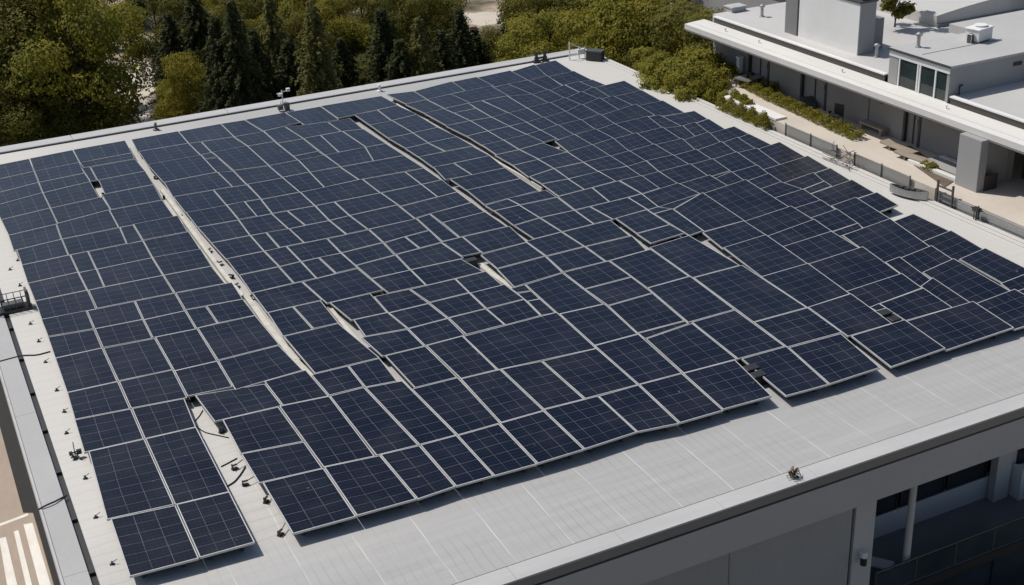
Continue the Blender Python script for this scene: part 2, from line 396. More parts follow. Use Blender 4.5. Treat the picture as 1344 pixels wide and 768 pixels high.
part(m, 'flat_coping', M['side_cap'], B)
m = MB(); m.box(.90, 23.6, -.52, .972, 66.5, .03)
part(m, 'coping_lip', M['cap'], B, .01)
m = MB(); m.box(1.59, 24.3, -.14, 1.755, 66.2, -.09); 
for y in np.arange(26.5, 66, 2.65): m.box(1.60, y, -.09, 1.745, y+.09, .002)
part(m, 'gutter', M['black'], B)
m = MB()   # back parapet: low upstand with its shadow line painted in front as a black strip
ys = [0.9, 7.2, 15.1, 22.8, 30.4, 36.3]
for a, b in zip(ys, ys[1:]): m.box(a+.01, 65.66, -.4, b-.01, 66.55, .10)
part(m, 'parapet', M['cap'], B, .02)
m = MB(); m.box(1.7, 65.625, -.02, 36.2, 65.655, .05)
part(m, 'shade_line', M['black'], B)
m = MB(); m.box(36.205, 24.2, -.5, 36.40, 66.5, .05); m.box(36.40, 24.2, -.5, 36.62, 66.5, .10)
part(m, 'ribbed_parapet', M['roof'], B, .01)
m = MB()   # body walls
m.box(1.5, 24.62, GZ, 22.24, 24.9, -1.40); m.box(1.5, 24.9, GZ, 1.75, 66.2, -.5)
m.box(1.5, 65.9, GZ, 36.5, 66.2, -.41); m.box(36.3, 27.2, GZ, 36.5, 65.9, -.51)
part(m, 'wall', M['render'], B)
m = MB()
for x in (17.9, 13.2): m.box(x, 24.608, GZ, x+.03, 24.64, -1.41)
part(m, 'wall_joint', M['fascia'], B)
m = MB(); m.box(22.24, 24.72, GZ, 22.36, 24.9, -1.41)
part(m, 'wall_slot', M['black'], B)
m = MB(); m.box(22.36, 24.60, GZ, 23.12, 25.2, -1.41)
part(m, 'pier', M['render2'], B, .01)
m = MB(); m.box(23.12, 24.55, -6.2, 36.3, 26.9, -5.95)
part(m, 'deck', M['deck'], B)
m = MB(); m.box(22.4, 26.9, -6.2, 36.3, 27.1, -5.10); m.box(22.4, 26.9, -2.2, 36.3, 27.1, -1.41); m.box(31.0, 26.88, -5.1, 31.3, 27.12, -2.2)
part(m, 'balcony_wall', M['render2'], B)
m = MB(); m.box(30.1, 26.55, -5.95, 30.75, 26.86, -1.41)
part(m, 'pilaster', M['render2'], B, .01)
wf = MB()
for a, b in ((23.3, 26.2), (26.3, 28.2), (28.3, 30.05), (31.35, 36.2)):
    for q in ((a, -5.09, b, -5.02), (a, -2.27, b, -2.21), (a, -5.02, a+.07, -2.27), (b-.07, -5.02, b, -2.27)): wf.box(q[0], 26.93, q[1], q[2], 27.0, q[3])
wfo = part(wf, 'window_frame', M['black'], B)
for a, b in ((23.3, 26.2), (26.3, 28.2), (28.3, 30.05), (31.35, 36.2)):
    m = MB(); m.box(a+.07, 26.96, -5.02, b-.07, 26.98, -2.27); p = m.build('pane', M['window_glass'], wfo)
for x, y in ((24.75, 24.85),):
    m = MB(); m.lathe([(.10, -5.95), (.13, -5.94), (.115, -5.85), (.105, -1.41)], x, y, 20); part(m, 'column', M['render2'], B)
m = MB(); m.tube([(23.3, 24.58, -5.05), (36.2, 24.58, -5.05)], .035, 8)
rl = part(m, 'railing', M['darksteel'], B)
for x in np.arange(23.3, 36.3, 1.6):
    m = MB(); m.box(x, 24.56, -5.95, x+.045, 24.60, -5.06); m.build('post', M['darksteel'], rl)
m = MB(); m.box(23.32, 24.575, -5.9, 36.2, 24.585, -5.12); m.build('pane', M['blue_glass'], rl)
m = MB(); m.box(23.12, 24.50, -6.28, 36.3, 24.545, -5.94)
part(m, 'deck_edge', M['black'], B)
m = MB(); m.box(23.12, 24.75, GZ, 36.3, 24.8, -6.21)
part(m, 'lower_glazing', M['blue_glass'], B)
m = MB()
for x in np.arange(23.2, 36.3, 2.6): m.box(x, 24.70, GZ, x+.06, 24.745, -6.29)
part(m, 'mullion', M['black'], B)

# things on the deck and on the front wall
def bench(mb):
    mb.box(-.85, -.22, .36, .85, .22, .44)
    for x in (-.7, .62): mb.box(x, -.18, 0, x+.08, .18, .36)
one('deck_bench', M['white'], 'pale slab bench on the shaded balcony beside the pier', 'bench', bench, (23.95, 25.75, -5.95), None, .01, -.9)
def wlamp(mb):
    mb.lathe([(.0, .16), (.09, .16), (.11, .10), (.11, -.02), (.0, -.02)], 0, -.2, 14); mb.box(-.04, -.12, .0, .04, 0, .1)
    mb.lathe([(.10, -.02), (.10, -.30), (.0, -.30)], 0, -.2, 14, 1)
one('wall_lamp', [M['white'], M['black']], 'small white and black lamp on the pier by the balcony', 'lamp', wlamp, (22.62, 24.60, -4.05))
def banner(mb):
    mb.hexa([(-.42, -.02), (.42, -.02), (.42, .02), (-.42, .02)], 0, .34); mb.box(-.35, -.015, .34, -.31, .015, .55); mb.box(.31, -.015, .34, .35, .015, .55)
one('hanging_board', M['white'], 'small pale board hanging under the balcony ceiling near the window', 'board', banner, (25.5, 26.2, -1.96), None, 0, -.5)
def canopy(mb):
    prof = [(0, 0), (1.7, 0), (1.7, .55)]+[(1.7-1.65*math.sin(math.pi/2*k/10)-.05*k/10, .55+.65*(1-(1-k/10)**2)) for k in range(1, 10)]+[(0, 1.2)]
    mb.prism_y(prof, 0, .5)
one('curved_screen', M['white'], 'white round topped screen at the far end of the balcony', 'screen', canopy, (30.9, 26.2, -5.95), None, .01)

# ================================================================== solar panels
QUADS = [
(2.523,60.756,4.726,61.041,4.791,63.058,2.418,62.850,1220),
(4.746,61.047,6.782,61.141,6.821,63.242,4.811,63.060,1030),
(6.802,61.141,9.222,61.201,9.312,63.260,6.842,63.271,1190),
(2.531,58.867,4.688,59.341,4.728,61.021,2.507,60.734,1064),
(4.708,59.330,6.703,59.439,6.777,61.120,4.748,61.027,898),
(6.828,60.290,9.146,60.196,9.237,61.182,6.802,61.121,513),
(7.080,58.128,9.211,58.175,9.160,60.146,7.120,60.162,1066),
(6.770,58.254,7.062,58.237,7.102,60.230,6.742,60.312,168),
(2.601,57.328,4.645,57.821,4.680,59.319,2.518,58.844,936),
(4.665,57.806,6.752,58.130,6.729,59.420,4.700,59.309,800),
(2.611,55.392,4.648,55.670,4.643,57.800,2.588,57.304,1327),
(4.668,55.665,6.718,55.852,6.744,58.108,4.663,57.786,1372),
(7.028,56.144,9.155,56.163,9.210,58.155,7.115,58.108,1193),
(6.894,54.057,9.035,53.992,9.153,56.143,6.900,56.123,1384),
(2.677,53.399,4.635,53.628,4.644,55.650,2.618,55.372,1402),
(4.655,53.665,6.874,54.084,6.856,55.845,4.664,55.645,1322),
(6.792,51.823,9.048,51.816,9.051,53.972,6.833,54.039,1640),
(2.640,51.592,4.495,51.751,4.577,53.601,2.666,53.377,1268),
(4.516,51.766,6.772,51.781,6.813,54.052,4.598,53.635,1670),
(2.739,49.894,4.474,49.912,4.510,51.732,2.761,51.583,1238),
(4.495,49.928,6.718,49.920,6.811,51.761,4.530,51.746,1576),
(6.736,49.877,7.344,49.877,7.363,51.795,6.833,51.801,369),
(7.365,49.883,9.125,49.818,9.200,51.793,7.383,51.802,1266),
(2.693,47.952,4.527,48.017,4.539,49.893,2.730,49.874,1544),
(4.547,47.962,5.183,47.937,5.216,49.900,4.559,49.908,511),
(5.203,47.939,7.299,47.925,7.346,49.842,5.236,49.902,1768),
(7.319,47.917,9.134,47.738,9.180,49.796,7.367,49.863,1512),
(2.705,46.158,4.536,46.151,4.524,47.997,2.694,47.932,1649),
(4.556,46.119,5.147,46.115,5.193,47.917,4.544,47.942,521),
(5.167,46.120,7.289,46.007,7.293,47.905,5.213,47.919,1834),
(7.309,46.002,9.096,45.881,9.147,47.717,7.313,47.898,1555),
(2.689,44.452,4.540,44.337,4.559,46.127,2.705,46.134,1760),
(4.568,44.324,7.282,44.201,7.284,45.977,4.586,46.100,2541),
(7.310,44.176,9.124,44.025,9.086,45.858,7.312,45.978,1621),
(2.679,42.901,4.175,42.704,4.201,44.327,2.677,44.424,1435),
(4.203,42.694,5.818,42.569,5.867,44.217,4.229,44.318,1563),
(5.845,42.550,7.277,42.522,7.306,44.171,5.895,44.229,1349),
(7.305,42.559,9.313,42.354,9.371,43.977,7.334,44.146,1757),
(2.645,41.159,4.158,41.104,4.177,42.676,2.673,42.873,1660),
(4.185,41.068,5.789,40.914,5.817,42.541,4.205,42.666,1658),
(5.819,40.979,7.262,40.861,7.276,42.494,5.845,42.522,1380),
(7.290,40.908,8.015,40.905,8.007,42.460,7.304,42.528,661),
(8.043,40.904,9.338,40.831,9.316,42.324,8.035,42.456,1159),
(2.609,38.542,4.154,38.466,4.161,41.075,2.647,41.131,3014),
(4.182,38.458,5.878,38.325,5.868,40.878,4.189,41.040,2975),
(5.906,38.217,7.295,38.188,7.299,40.830,5.896,40.945,2320),
(7.323,38.194,9.407,38.245,9.329,40.800,7.327,40.884,3402),
(2.539,36.690,4.152,36.489,4.168,38.437,2.610,38.514,2562),
(4.180,36.495,5.851,36.283,5.879,38.297,4.196,38.428,2601),
(5.880,36.350,7.266,36.210,7.293,38.160,5.905,38.189,1820),
(7.291,35.981,9.530,36.132,9.377,38.217,7.321,38.166,3433),
(6.226,34.421,8.266,34.282,8.213,35.897,6.104,36.277,3036),
(8.294,34.277,9.693,34.119,9.615,36.086,8.237,36.034,1836),
(6.411,32.238,8.190,31.960,8.148,34.261,6.460,34.377,3665),
(8.250,30.369,9.705,30.180,9.705,34.090,8.182,34.261,5204),
(6.438,30.499,8.213,30.330,8.196,31.931,6.425,32.208,3077),
(6.533,27.761,8.226,27.685,8.234,30.300,6.539,30.462,5788),
(8.254,27.683,9.916,27.636,9.843,30.134,8.262,30.340,4975),
(11.086,27.664,12.187,27.626,12.156,30.050,11.053,30.092,2958),
(12.215,27.628,13.482,27.560,13.496,30.011,12.184,30.021,3294),
(9.944,27.614,11.058,27.672,11.025,30.100,9.870,30.187,3212),
(13.510,27.569,14.953,27.546,14.964,30.012,13.524,30.022,3651),
(14.981,27.556,16.722,27.627,16.778,29.971,14.993,30.064,4202),
(16.751,27.638,18.028,27.435,18.182,29.946,16.807,29.979,2948),
(18.057,27.445,19.538,27.418,19.710,29.893,18.211,29.950,3266),
(19.569,27.469,21.234,27.370,21.609,29.781,19.736,29.861,3748),
(21.615,27.187,23.144,27.117,23.539,29.717,21.845,29.766,3420),
(23.171,27.108,25.125,27.137,25.570,29.547,23.553,29.622,3865),
(25.467,27.039,27.704,27.101,27.942,29.239,25.765,29.278,3643),
(27.732,27.101,30.531,27.054,30.751,29.090,27.966,29.200,3949),
(30.561,27.070,32.513,26.965,32.561,29.043,30.773,29.030,2409),
(32.541,26.938,34.394,26.884,34.370,28.981,32.588,29.025,493),
(2.461,34.609,4.146,34.479,4.175,36.458,2.527,36.664,3122),
(4.174,34.485,5.654,34.380,5.760,36.266,4.203,36.464,2611),
(2.404,30.826,4.135,30.622,4.158,34.451,2.584,34.572,7105),
(4.163,30.625,5.615,30.512,5.660,34.352,4.186,34.456,6097),
(2.438,28.044,4.138,27.924,4.166,30.590,2.495,30.787,6646),
(4.166,27.950,5.568,27.881,5.612,30.484,4.194,30.595,5155),
(9.489,61.177,11.895,61.109,11.899,63.232,9.608,63.198,1066),
(11.914,61.071,14.060,60.857,14.055,63.283,11.918,63.216,1015),
(14.081,60.837,15.528,60.854,15.265,63.233,14.075,63.306,638),
(15.548,60.856,17.553,61.235,17.388,63.271,15.287,63.216,870),
(17.605,60.719,19.361,60.607,19.288,63.247,17.423,63.252,883),
(19.376,60.769,22.769,61.167,22.633,63.206,19.308,63.238,1444),
(9.494,59.057,11.958,59.028,11.896,61.088,9.543,61.155,1170),
(11.976,59.095,12.509,59.134,12.487,60.980,11.917,61.056,213),
(12.529,59.134,14.232,59.176,14.044,60.838,12.508,60.965,629),
(14.263,59.087,15.561,59.063,15.539,60.834,14.067,60.817,521),
(15.585,58.682,16.875,58.655,16.663,61.034,15.563,60.839,558),
(16.890,58.706,18.792,58.727,18.741,60.563,16.696,60.888,812),
(18.812,58.722,19.843,58.465,19.894,60.497,18.764,60.462,417),
(9.603,56.217,11.999,56.231,11.969,59.008,9.489,59.037,1757),
(12.006,58.400,12.608,58.369,12.500,59.117,12.001,59.055,85),
(12.032,56.227,12.690,56.034,12.592,58.202,11.993,58.304,306),
(12.729,56.041,14.300,55.798,14.226,59.155,12.557,59.115,1309),
(14.320,55.781,15.672,55.818,15.550,59.044,14.248,59.067,1029),
(15.681,56.463,16.890,56.481,16.865,58.635,15.591,58.661,595),
(15.689,55.763,16.963,55.802,16.887,56.461,15.679,56.443,185),
(16.976,55.780,17.654,55.782,17.739,58.699,16.891,58.652,494),
(17.675,55.793,18.999,55.810,18.866,58.682,17.759,58.683,787),
(19.018,55.812,19.993,55.764,19.875,58.434,18.887,58.673,594),
(9.542,54.165,12.111,53.994,12.030,56.211,9.625,56.197,1511),
(12.132,53.970,12.720,53.906,12.701,56.010,12.050,56.201,344),
(12.740,53.907,14.347,53.837,14.286,55.780,12.721,56.022,883),
(14.364,53.915,15.627,53.921,15.682,55.799,14.307,55.761,647),
(15.647,53.923,17.041,53.855,16.947,55.782,15.700,55.743,640),
(17.062,53.825,18.599,53.747,18.958,55.786,16.969,55.753,895),
(18.620,53.751,20.084,53.710,19.982,55.744,18.980,55.794,639),
(9.572,51.982,11.286,51.877,11.274,54.031,9.560,54.139,1187),
(11.306,51.923,12.757,51.848,12.738,53.880,11.294,54.026,923),
(12.778,51.766,14.437,51.677,14.349,53.817,12.757,53.886,1041),
(14.456,51.686,15.553,51.707,15.610,53.901,14.366,53.895,738),
(15.573,51.705,17.169,51.821,17.017,53.836,15.630,53.903,878),
(17.193,51.768,20.180,51.598,20.080,53.672,17.041,53.786,1699),
(9.599,50.112,11.280,49.963,11.282,51.858,9.591,51.961,1108),
(11.300,49.993,12.041,49.962,12.053,51.868,11.302,51.888,466),
(12.061,49.958,12.672,49.925,12.744,51.816,12.073,51.863,395),
(12.692,49.941,14.491,49.815,14.449,51.656,12.761,51.747,1045),
(14.511,49.818,17.384,49.743,17.319,51.777,14.469,51.639,1694),
(17.404,49.751,19.297,49.761,19.285,51.606,17.340,51.742,1033),
(19.317,49.776,20.253,49.823,20.183,51.580,19.305,51.614,460),
(9.668,48.138,11.206,48.070,11.266,49.944,9.608,50.092,1167),
(11.226,48.087,12.749,47.952,12.658,49.906,11.287,49.974,1015),
(12.770,47.930,13.451,47.937,13.309,49.880,12.677,49.915,437),
(13.471,47.940,14.459,47.888,14.491,49.791,13.329,49.874,715),
(14.479,47.888,15.361,47.982,15.338,49.776,14.511,49.797,534),
(15.381,47.976,17.504,48.045,17.408,49.722,15.358,49.773,1211),
(17.536,47.809,19.284,47.979,19.285,49.741,17.435,49.731,1044),
(19.304,47.983,20.252,48.084,20.284,49.805,19.305,49.755,518),
(9.748,46.272,11.233,46.230,11.213,48.049,9.667,48.118,1153),
(11.253,46.224,11.852,46.222,11.853,48.012,11.233,48.055,431),
(11.872,46.222,12.838,46.201,12.768,47.921,11.873,48.007,632),
(12.858,46.187,14.560,46.138,14.458,47.870,12.789,47.913,1109),
(14.580,46.143,15.475,46.143,15.353,47.961,14.478,47.867,568),
(15.494,46.151,17.525,46.178,17.494,48.024,15.374,47.955,1360),
(17.546,46.272,20.236,46.657,20.240,48.056,17.531,47.783,1379),
(9.771,44.526,11.299,44.473,11.229,46.206,9.757,46.248,1191),
(11.327,44.476,12.163,44.514,12.117,46.195,11.257,46.200,631),
(12.190,44.531,13.749,44.457,13.757,46.122,12.145,46.192,1148),
(13.777,44.478,15.513,44.586,15.503,46.115,13.785,46.118,1147),
(13.838,43.063,15.446,43.189,15.516,44.558,13.769,44.449,1021),
(15.541,44.549,17.537,44.795,17.565,46.155,15.531,46.128,1197),
(15.509,43.226,16.502,43.303,16.451,44.646,15.537,44.477,531),
(16.532,43.308,17.486,43.384,17.542,44.728,16.482,44.636,549),
(17.534,43.440,18.254,43.450,18.238,46.345,17.607,46.195,689),
(18.301,45.224,20.248,45.358,20.255,46.598,18.262,46.383,879),
(18.281,43.457,20.323,43.464,20.262,45.331,18.304,45.196,1395),
(9.743,42.716,11.311,42.738,11.282,44.445,9.782,44.498,1337),
(11.339,42.738,12.176,42.725,12.155,44.486,11.310,44.447,699),
(12.204,42.724,12.939,42.775,12.856,44.467,12.183,44.486,568),
(12.966,42.781,13.818,42.803,13.741,44.412,12.884,44.472,616),
(9.757,40.855,11.766,40.817,11.615,42.705,9.758,42.685,1958),
(11.818,40.481,13.946,40.466,13.812,42.772,11.651,42.681,2436),
(13.911,41.601,15.427,41.581,15.487,43.165,13.838,43.035,1107),
(14.001,40.122,15.406,40.031,15.431,41.553,13.909,41.573,1101),
(15.456,41.597,17.588,41.538,17.452,43.352,15.516,43.196,1565),
(15.434,40.026,17.707,40.059,17.464,41.514,15.460,41.569,1626),
(20.171,38.482,21.956,38.517,21.974,40.104,20.302,40.039,1305),
(20.307,40.068,21.962,40.131,21.907,41.838,20.294,41.739,1182),
(9.684,38.767,10.736,38.778,10.675,40.803,9.768,40.805,1239),
(10.763,38.787,11.649,38.751,11.690,40.766,10.702,40.810,1145),
(12.096,38.741,13.393,38.685,13.435,40.442,11.924,40.453,1433),
(13.419,38.638,14.924,38.625,14.766,40.041,13.455,40.128,1167),
(14.952,38.626,16.480,38.625,16.535,39.978,14.797,40.013,1241),
(16.507,38.608,17.780,38.623,17.803,40.031,16.564,40.005,940),
(9.793,35.730,11.953,35.669,11.633,38.726,9.704,38.736,4526),
(12.093,37.348,13.518,37.131,13.400,38.657,12.178,38.710,1209),
(12.064,35.716,13.526,35.697,13.510,37.104,11.946,37.342,1452),
(13.545,37.144,15.000,37.181,14.907,38.597,13.432,38.609,1293),
(15.029,37.174,16.445,37.177,16.474,38.597,14.935,38.598,1240),
(16.473,37.179,17.928,37.164,17.863,38.596,16.501,38.580,1133),
(13.554,35.696,14.983,35.704,15.012,37.154,13.538,37.116,1323),
(15.044,35.719,16.454,35.707,16.441,37.149,15.039,37.146,1225),
(16.482,35.707,17.817,35.713,17.917,37.136,16.469,37.151,1274),
(9.719,34.152,10.851,34.137,10.869,35.662,9.670,35.708,1311),
(10.878,34.089,11.879,33.940,11.942,35.638,10.897,35.671,1351),
(9.764,30.223,11.008,30.129,10.838,34.109,9.732,34.124,4013),
(11.036,30.120,12.169,30.077,12.031,33.889,10.868,34.064,3841),
(12.198,30.049,13.549,30.038,13.608,33.190,12.082,33.240,3850),
(13.577,30.050,14.981,30.040,14.970,32.980,13.633,33.032,3378),
(12.191,33.265,13.596,33.218,13.555,35.668,12.162,35.687,2564),
(13.650,33.059,14.876,33.011,14.887,35.676,13.590,35.668,2383),
(14.904,32.992,18.278,32.696,18.415,35.673,14.915,35.677,6813),
(15.009,30.098,16.340,30.021,16.342,32.805,14.998,32.966,2953),
(16.368,30.019,18.185,29.974,18.265,32.665,16.370,32.802,3863),
(18.213,29.978,19.733,29.920,19.947,32.851,18.299,32.860,3271),
(19.772,29.887,21.699,29.805,21.880,32.620,19.993,32.451,3602),
(21.731,29.798,23.490,29.746,23.675,32.725,21.933,32.716,3371),
(23.512,29.652,25.634,29.573,25.830,31.597,23.645,31.616,2739),
(20.358,58.868,21.522,58.954,21.565,60.969,20.304,60.881,477),
(21.542,58.976,23.003,59.221,22.727,61.135,21.585,60.989,490),
(20.397,56.517,21.697,56.552,21.554,58.936,20.348,58.847,618),
(21.715,56.582,23.059,56.691,22.995,59.199,21.573,58.961,698),
(20.537,54.642,21.728,54.757,21.682,56.532,20.387,56.496,513),
(21.747,54.783,23.259,54.855,23.057,56.671,21.701,56.561,579),
(20.596,53.203,21.899,53.221,21.711,54.735,20.525,54.621,436),
(21.921,53.212,23.326,53.175,23.246,54.835,21.728,54.762,561),
(20.594,51.531,23.415,51.547,23.309,53.154,20.589,53.185,1187),
(20.427,49.767,21.640,49.637,21.589,51.479,20.608,51.514,531),
(21.660,49.644,23.275,49.685,23.393,51.522,21.609,51.479,853),
(20.659,48.048,23.227,48.071,23.268,49.628,20.599,49.634,1255),
(20.590,46.106,23.224,46.341,23.241,48.051,20.656,48.028,1624),
(20.636,45.306,21.810,45.285,21.698,46.172,20.583,46.034,326),
(21.834,45.317,23.541,45.298,23.524,46.250,21.718,46.241,527),
(20.626,43.468,21.858,43.613,21.776,45.258,20.644,45.278,766),
(21.885,43.630,23.441,43.607,23.550,45.269,21.802,45.289,976),
(20.688,41.791,21.928,41.867,21.853,43.584,20.643,43.442,812),
(21.956,41.869,23.369,41.889,23.438,43.579,21.880,43.602,964),
(17.603,41.717,18.363,41.693,18.377,43.425,17.476,43.408,576),
(18.390,41.560,20.296,41.644,20.428,43.436,18.405,43.430,1471),
(18.238,40.016,20.279,40.116,20.267,41.615,18.257,41.472,1321),
(18.073,38.258,20.144,38.491,20.278,40.088,18.230,39.988,1743),
(17.932,37.783,18.458,37.684,18.495,38.252,17.900,38.228,106),
(17.947,37.012,18.433,36.965,18.460,37.655,17.939,37.753,174),
(17.850,35.727,18.383,35.692,18.428,36.937,17.946,36.984,346),
(18.404,35.534,20.102,35.437,20.133,38.448,18.519,38.242,2521),
(18.315,32.888,19.936,32.879,20.151,35.406,18.436,35.504,2596),
(20.144,36.829,22.068,36.836,22.089,38.492,20.169,38.453,1578),
(20.176,35.234,22.007,35.303,22.064,36.808,20.142,36.801,1525),
(19.970,32.960,21.777,32.913,21.997,35.275,20.168,35.206,2473),
(19.959,32.473,21.776,32.657,21.778,32.885,19.972,32.931,417),
(21.991,40.120,23.959,40.120,24.138,41.886,21.935,41.818,1536),
(21.984,38.497,23.805,38.631,24.051,40.092,22.002,40.092,1310),
(22.075,35.765,23.851,35.816,23.978,38.616,22.128,38.480,2324),
(21.803,32.743,23.671,32.753,23.888,35.789,22.072,35.737,3158),
(23.190,61.143,24.423,61.277,24.413,63.075,22.950,63.276,451),
(24.443,61.299,26.745,61.582,26.859,63.561,24.433,63.070,707),
(26.766,61.598,28.417,61.575,28.323,63.569,26.878,63.555,459),
(28.440,61.501,30.383,61.474,30.360,63.555,28.344,63.540,617),
(30.403,61.457,31.629,61.527,32.000,63.817,30.380,63.535,449),
(31.652,61.543,33.208,61.487,33.372,63.905,32.035,63.908,504),
(23.426,59.144,24.549,59.362,24.394,61.253,23.165,61.120,416),
(24.569,59.367,26.066,59.499,25.836,61.430,24.412,61.268,458),
(26.088,59.549,28.245,59.450,28.233,61.563,25.850,61.465,734),
(28.315,58.833,29.426,59.165,29.140,61.358,28.254,61.293,381),
(29.457,59.085,30.487,59.230,30.373,61.438,29.145,61.475,393),
(30.504,59.290,31.478,59.450,31.588,61.505,30.393,61.437,367),
(31.645,59.719,33.285,59.608,33.199,61.467,31.650,61.523,445),
(31.716,57.970,32.664,58.336,32.505,59.633,31.671,59.653,195),
(32.684,58.339,33.405,58.340,33.295,59.535,32.522,59.652,141),
(23.502,56.687,24.810,56.758,24.516,59.335,23.377,59.114,613),
(24.690,58.414,25.924,58.496,25.991,59.472,24.527,59.343,197),
(24.833,56.791,25.974,56.739,25.923,58.476,24.686,58.394,350),
(26.004,56.744,26.986,56.923,26.736,59.473,25.982,59.542,392),
(27.006,56.924,28.119,57.029,28.157,59.428,26.755,59.479,547),
(28.161,57.147,29.423,57.192,29.369,58.983,28.187,59.427,449),
(29.440,57.256,30.520,57.494,30.458,59.206,29.392,59.056,310),
(30.540,57.495,31.651,57.914,31.536,59.466,30.478,59.205,321),
(23.693,54.720,24.875,54.846,24.827,56.739,23.489,56.667,516),
(24.894,54.873,26.079,54.944,25.960,56.719,24.846,56.771,420),
(26.097,54.979,27.081,55.078,26.965,56.899,25.980,56.719,345),
(27.101,55.072,28.106,55.284,28.113,57.009,26.985,56.901,366),
(28.130,55.286,29.477,55.475,29.472,57.173,28.140,57.126,455),
(29.517,55.537,30.665,56.010,30.510,57.471,29.489,57.246,306),
(30.683,56.022,31.884,56.357,31.720,57.918,30.530,57.470,308),
(31.906,56.334,32.549,56.378,32.650,58.308,31.736,57.956,213),
(32.569,56.380,34.410,56.311,34.482,58.239,32.670,58.297,600),
(23.743,53.110,24.912,53.157,24.879,54.826,23.697,54.700,429),
(24.931,53.194,26.207,53.309,26.055,54.922,24.898,54.854,419),
(26.222,53.371,27.066,53.542,27.038,55.054,26.072,54.956,288),
(27.086,53.563,28.108,53.762,28.113,55.265,27.059,55.043,310),
(28.128,53.819,29.460,53.866,29.441,55.449,28.133,55.266,388),
(29.480,53.895,30.642,54.057,30.619,55.970,29.460,55.492,373),
(30.662,54.057,31.811,54.265,31.912,56.344,30.638,55.989,427),
(31.831,54.271,32.813,54.320,32.710,56.363,31.930,56.315,296),
(32.834,54.299,34.310,54.158,34.364,56.291,32.731,56.352,587),
(23.723,51.495,24.901,51.547,24.899,53.136,23.741,53.090,458),
(24.921,51.564,26.365,51.802,26.205,53.289,24.919,53.173,480),
(26.369,51.951,27.114,52.008,27.048,53.519,26.218,53.350,248),
(27.140,51.875,28.080,52.037,28.122,53.745,27.067,53.539,339),
(28.101,52.058,29.320,52.172,29.441,53.845,28.143,53.799,438),
(29.342,52.198,30.514,52.443,30.610,54.033,29.464,53.873,358),
(30.536,52.480,32.761,52.423,32.808,54.311,30.630,54.037,736),
(32.780,52.376,34.238,52.053,34.290,54.140,32.828,54.279,556),
(23.734,49.801,25.076,49.907,24.909,51.527,23.632,51.473,567),
(25.092,49.945,26.576,50.042,26.249,51.762,24.927,51.544,581),
(26.696,50.101,28.060,50.289,28.067,52.019,26.862,51.735,503),
(28.080,50.354,29.340,50.528,29.285,52.148,28.094,52.037,452),
(29.359,50.550,30.508,50.615,30.477,52.415,29.305,52.170,420),
(30.528,50.656,32.068,50.606,32.307,52.370,30.496,52.446,632),
(32.083,50.569,33.015,50.309,32.953,52.315,32.335,52.427,299),
(33.033,50.374,34.563,50.539,34.669,51.852,32.979,52.147,539),
(23.632,48.081,25.068,48.445,25.027,49.883,23.718,49.779,606),
(25.088,48.444,26.554,48.437,26.598,50.023,25.046,49.922,588),
(26.574,48.458,27.978,48.526,28.054,50.268,26.619,50.070,583),
(28.007,48.568,29.051,48.617,29.297,50.502,28.094,50.336,489),
(29.074,48.645,30.443,48.753,30.586,50.572,29.321,50.525,588),
(30.464,48.772,31.896,48.700,32.029,50.557,30.591,50.581,641),
(31.914,48.665,32.706,48.772,32.985,50.279,32.049,50.560,329),
(32.729,48.786,33.503,48.804,33.749,50.403,33.020,50.358,250),
(33.522,48.798,34.442,48.831,34.604,50.525,33.769,50.406,308),
(23.711,46.999,24.983,46.932,25.058,48.407,23.688,48.076,493),
(25.004,46.957,26.531,47.032,26.539,48.417,25.079,48.425,586),
(26.551,47.085,27.908,46.901,27.953,48.504,26.559,48.437,533),
(27.929,46.963,28.984,47.106,29.032,48.597,27.974,48.546,412),
(29.006,47.147,30.387,47.051,30.434,48.732,29.053,48.623,554),
(30.408,47.089,31.615,47.095,31.899,48.680,30.454,48.753,523),
(31.641,47.129,33.146,47.332,33.436,48.792,31.913,48.642,524),
(33.169,47.345,34.885,47.635,34.875,48.802,33.453,48.777,458),
(23.638,45.321,24.919,45.427,24.956,46.913,23.711,46.979,615),
(24.939,45.446,26.539,45.583,26.517,47.011,24.977,46.936,680),
(26.559,45.582,27.790,45.558,27.885,46.884,26.536,47.067,517),
(27.811,45.585,28.734,45.604,28.974,47.084,27.909,46.940,372),
(28.783,45.653,30.297,45.634,30.360,47.033,28.998,47.128,562),
(30.318,45.656,31.523,45.661,31.615,47.075,30.382,47.068,445),
(31.547,45.713,32.929,45.788,33.138,47.311,31.637,47.109,526),
(32.954,45.823,33.977,45.742,34.119,47.458,33.160,47.328,382),
(33.998,45.751,34.886,45.806,34.863,47.611,34.139,47.468,351),
(23.468,43.602,25.116,43.670,25.298,45.437,23.579,45.284,957),
(25.144,43.673,26.711,43.750,26.682,45.563,25.328,45.455,838),
(26.739,43.761,27.668,43.879,27.800,45.529,26.710,45.556,526),
(27.696,43.885,28.636,43.957,28.706,45.580,27.830,45.561,427),
(28.664,43.954,30.185,44.021,30.337,45.610,28.736,45.630,739),
(30.217,44.059,31.389,44.107,31.511,45.637,30.368,45.632,524),
(31.406,43.963,32.700,43.941,32.885,45.762,31.543,45.689,668),
(32.672,43.496,33.650,43.576,33.948,45.720,32.947,45.799,602),
(33.679,43.578,35.116,43.621,35.259,45.805,33.977,45.725,817),
(23.399,41.928,24.267,41.922,24.150,43.605,23.465,43.569,440),
(24.292,41.962,25.985,42.123,26.002,43.670,24.178,43.600,988),
(26.013,42.120,26.547,42.169,26.700,43.724,26.031,43.679,293),
(26.579,42.211,28.753,42.459,28.622,43.932,26.729,43.732,985),
(28.781,42.458,30.195,42.561,30.252,43.996,28.651,43.925,643),
(30.223,42.562,31.155,42.656,31.292,43.885,30.267,43.686,335),
(31.192,42.737,32.488,42.835,32.668,43.913,31.334,43.936,431),
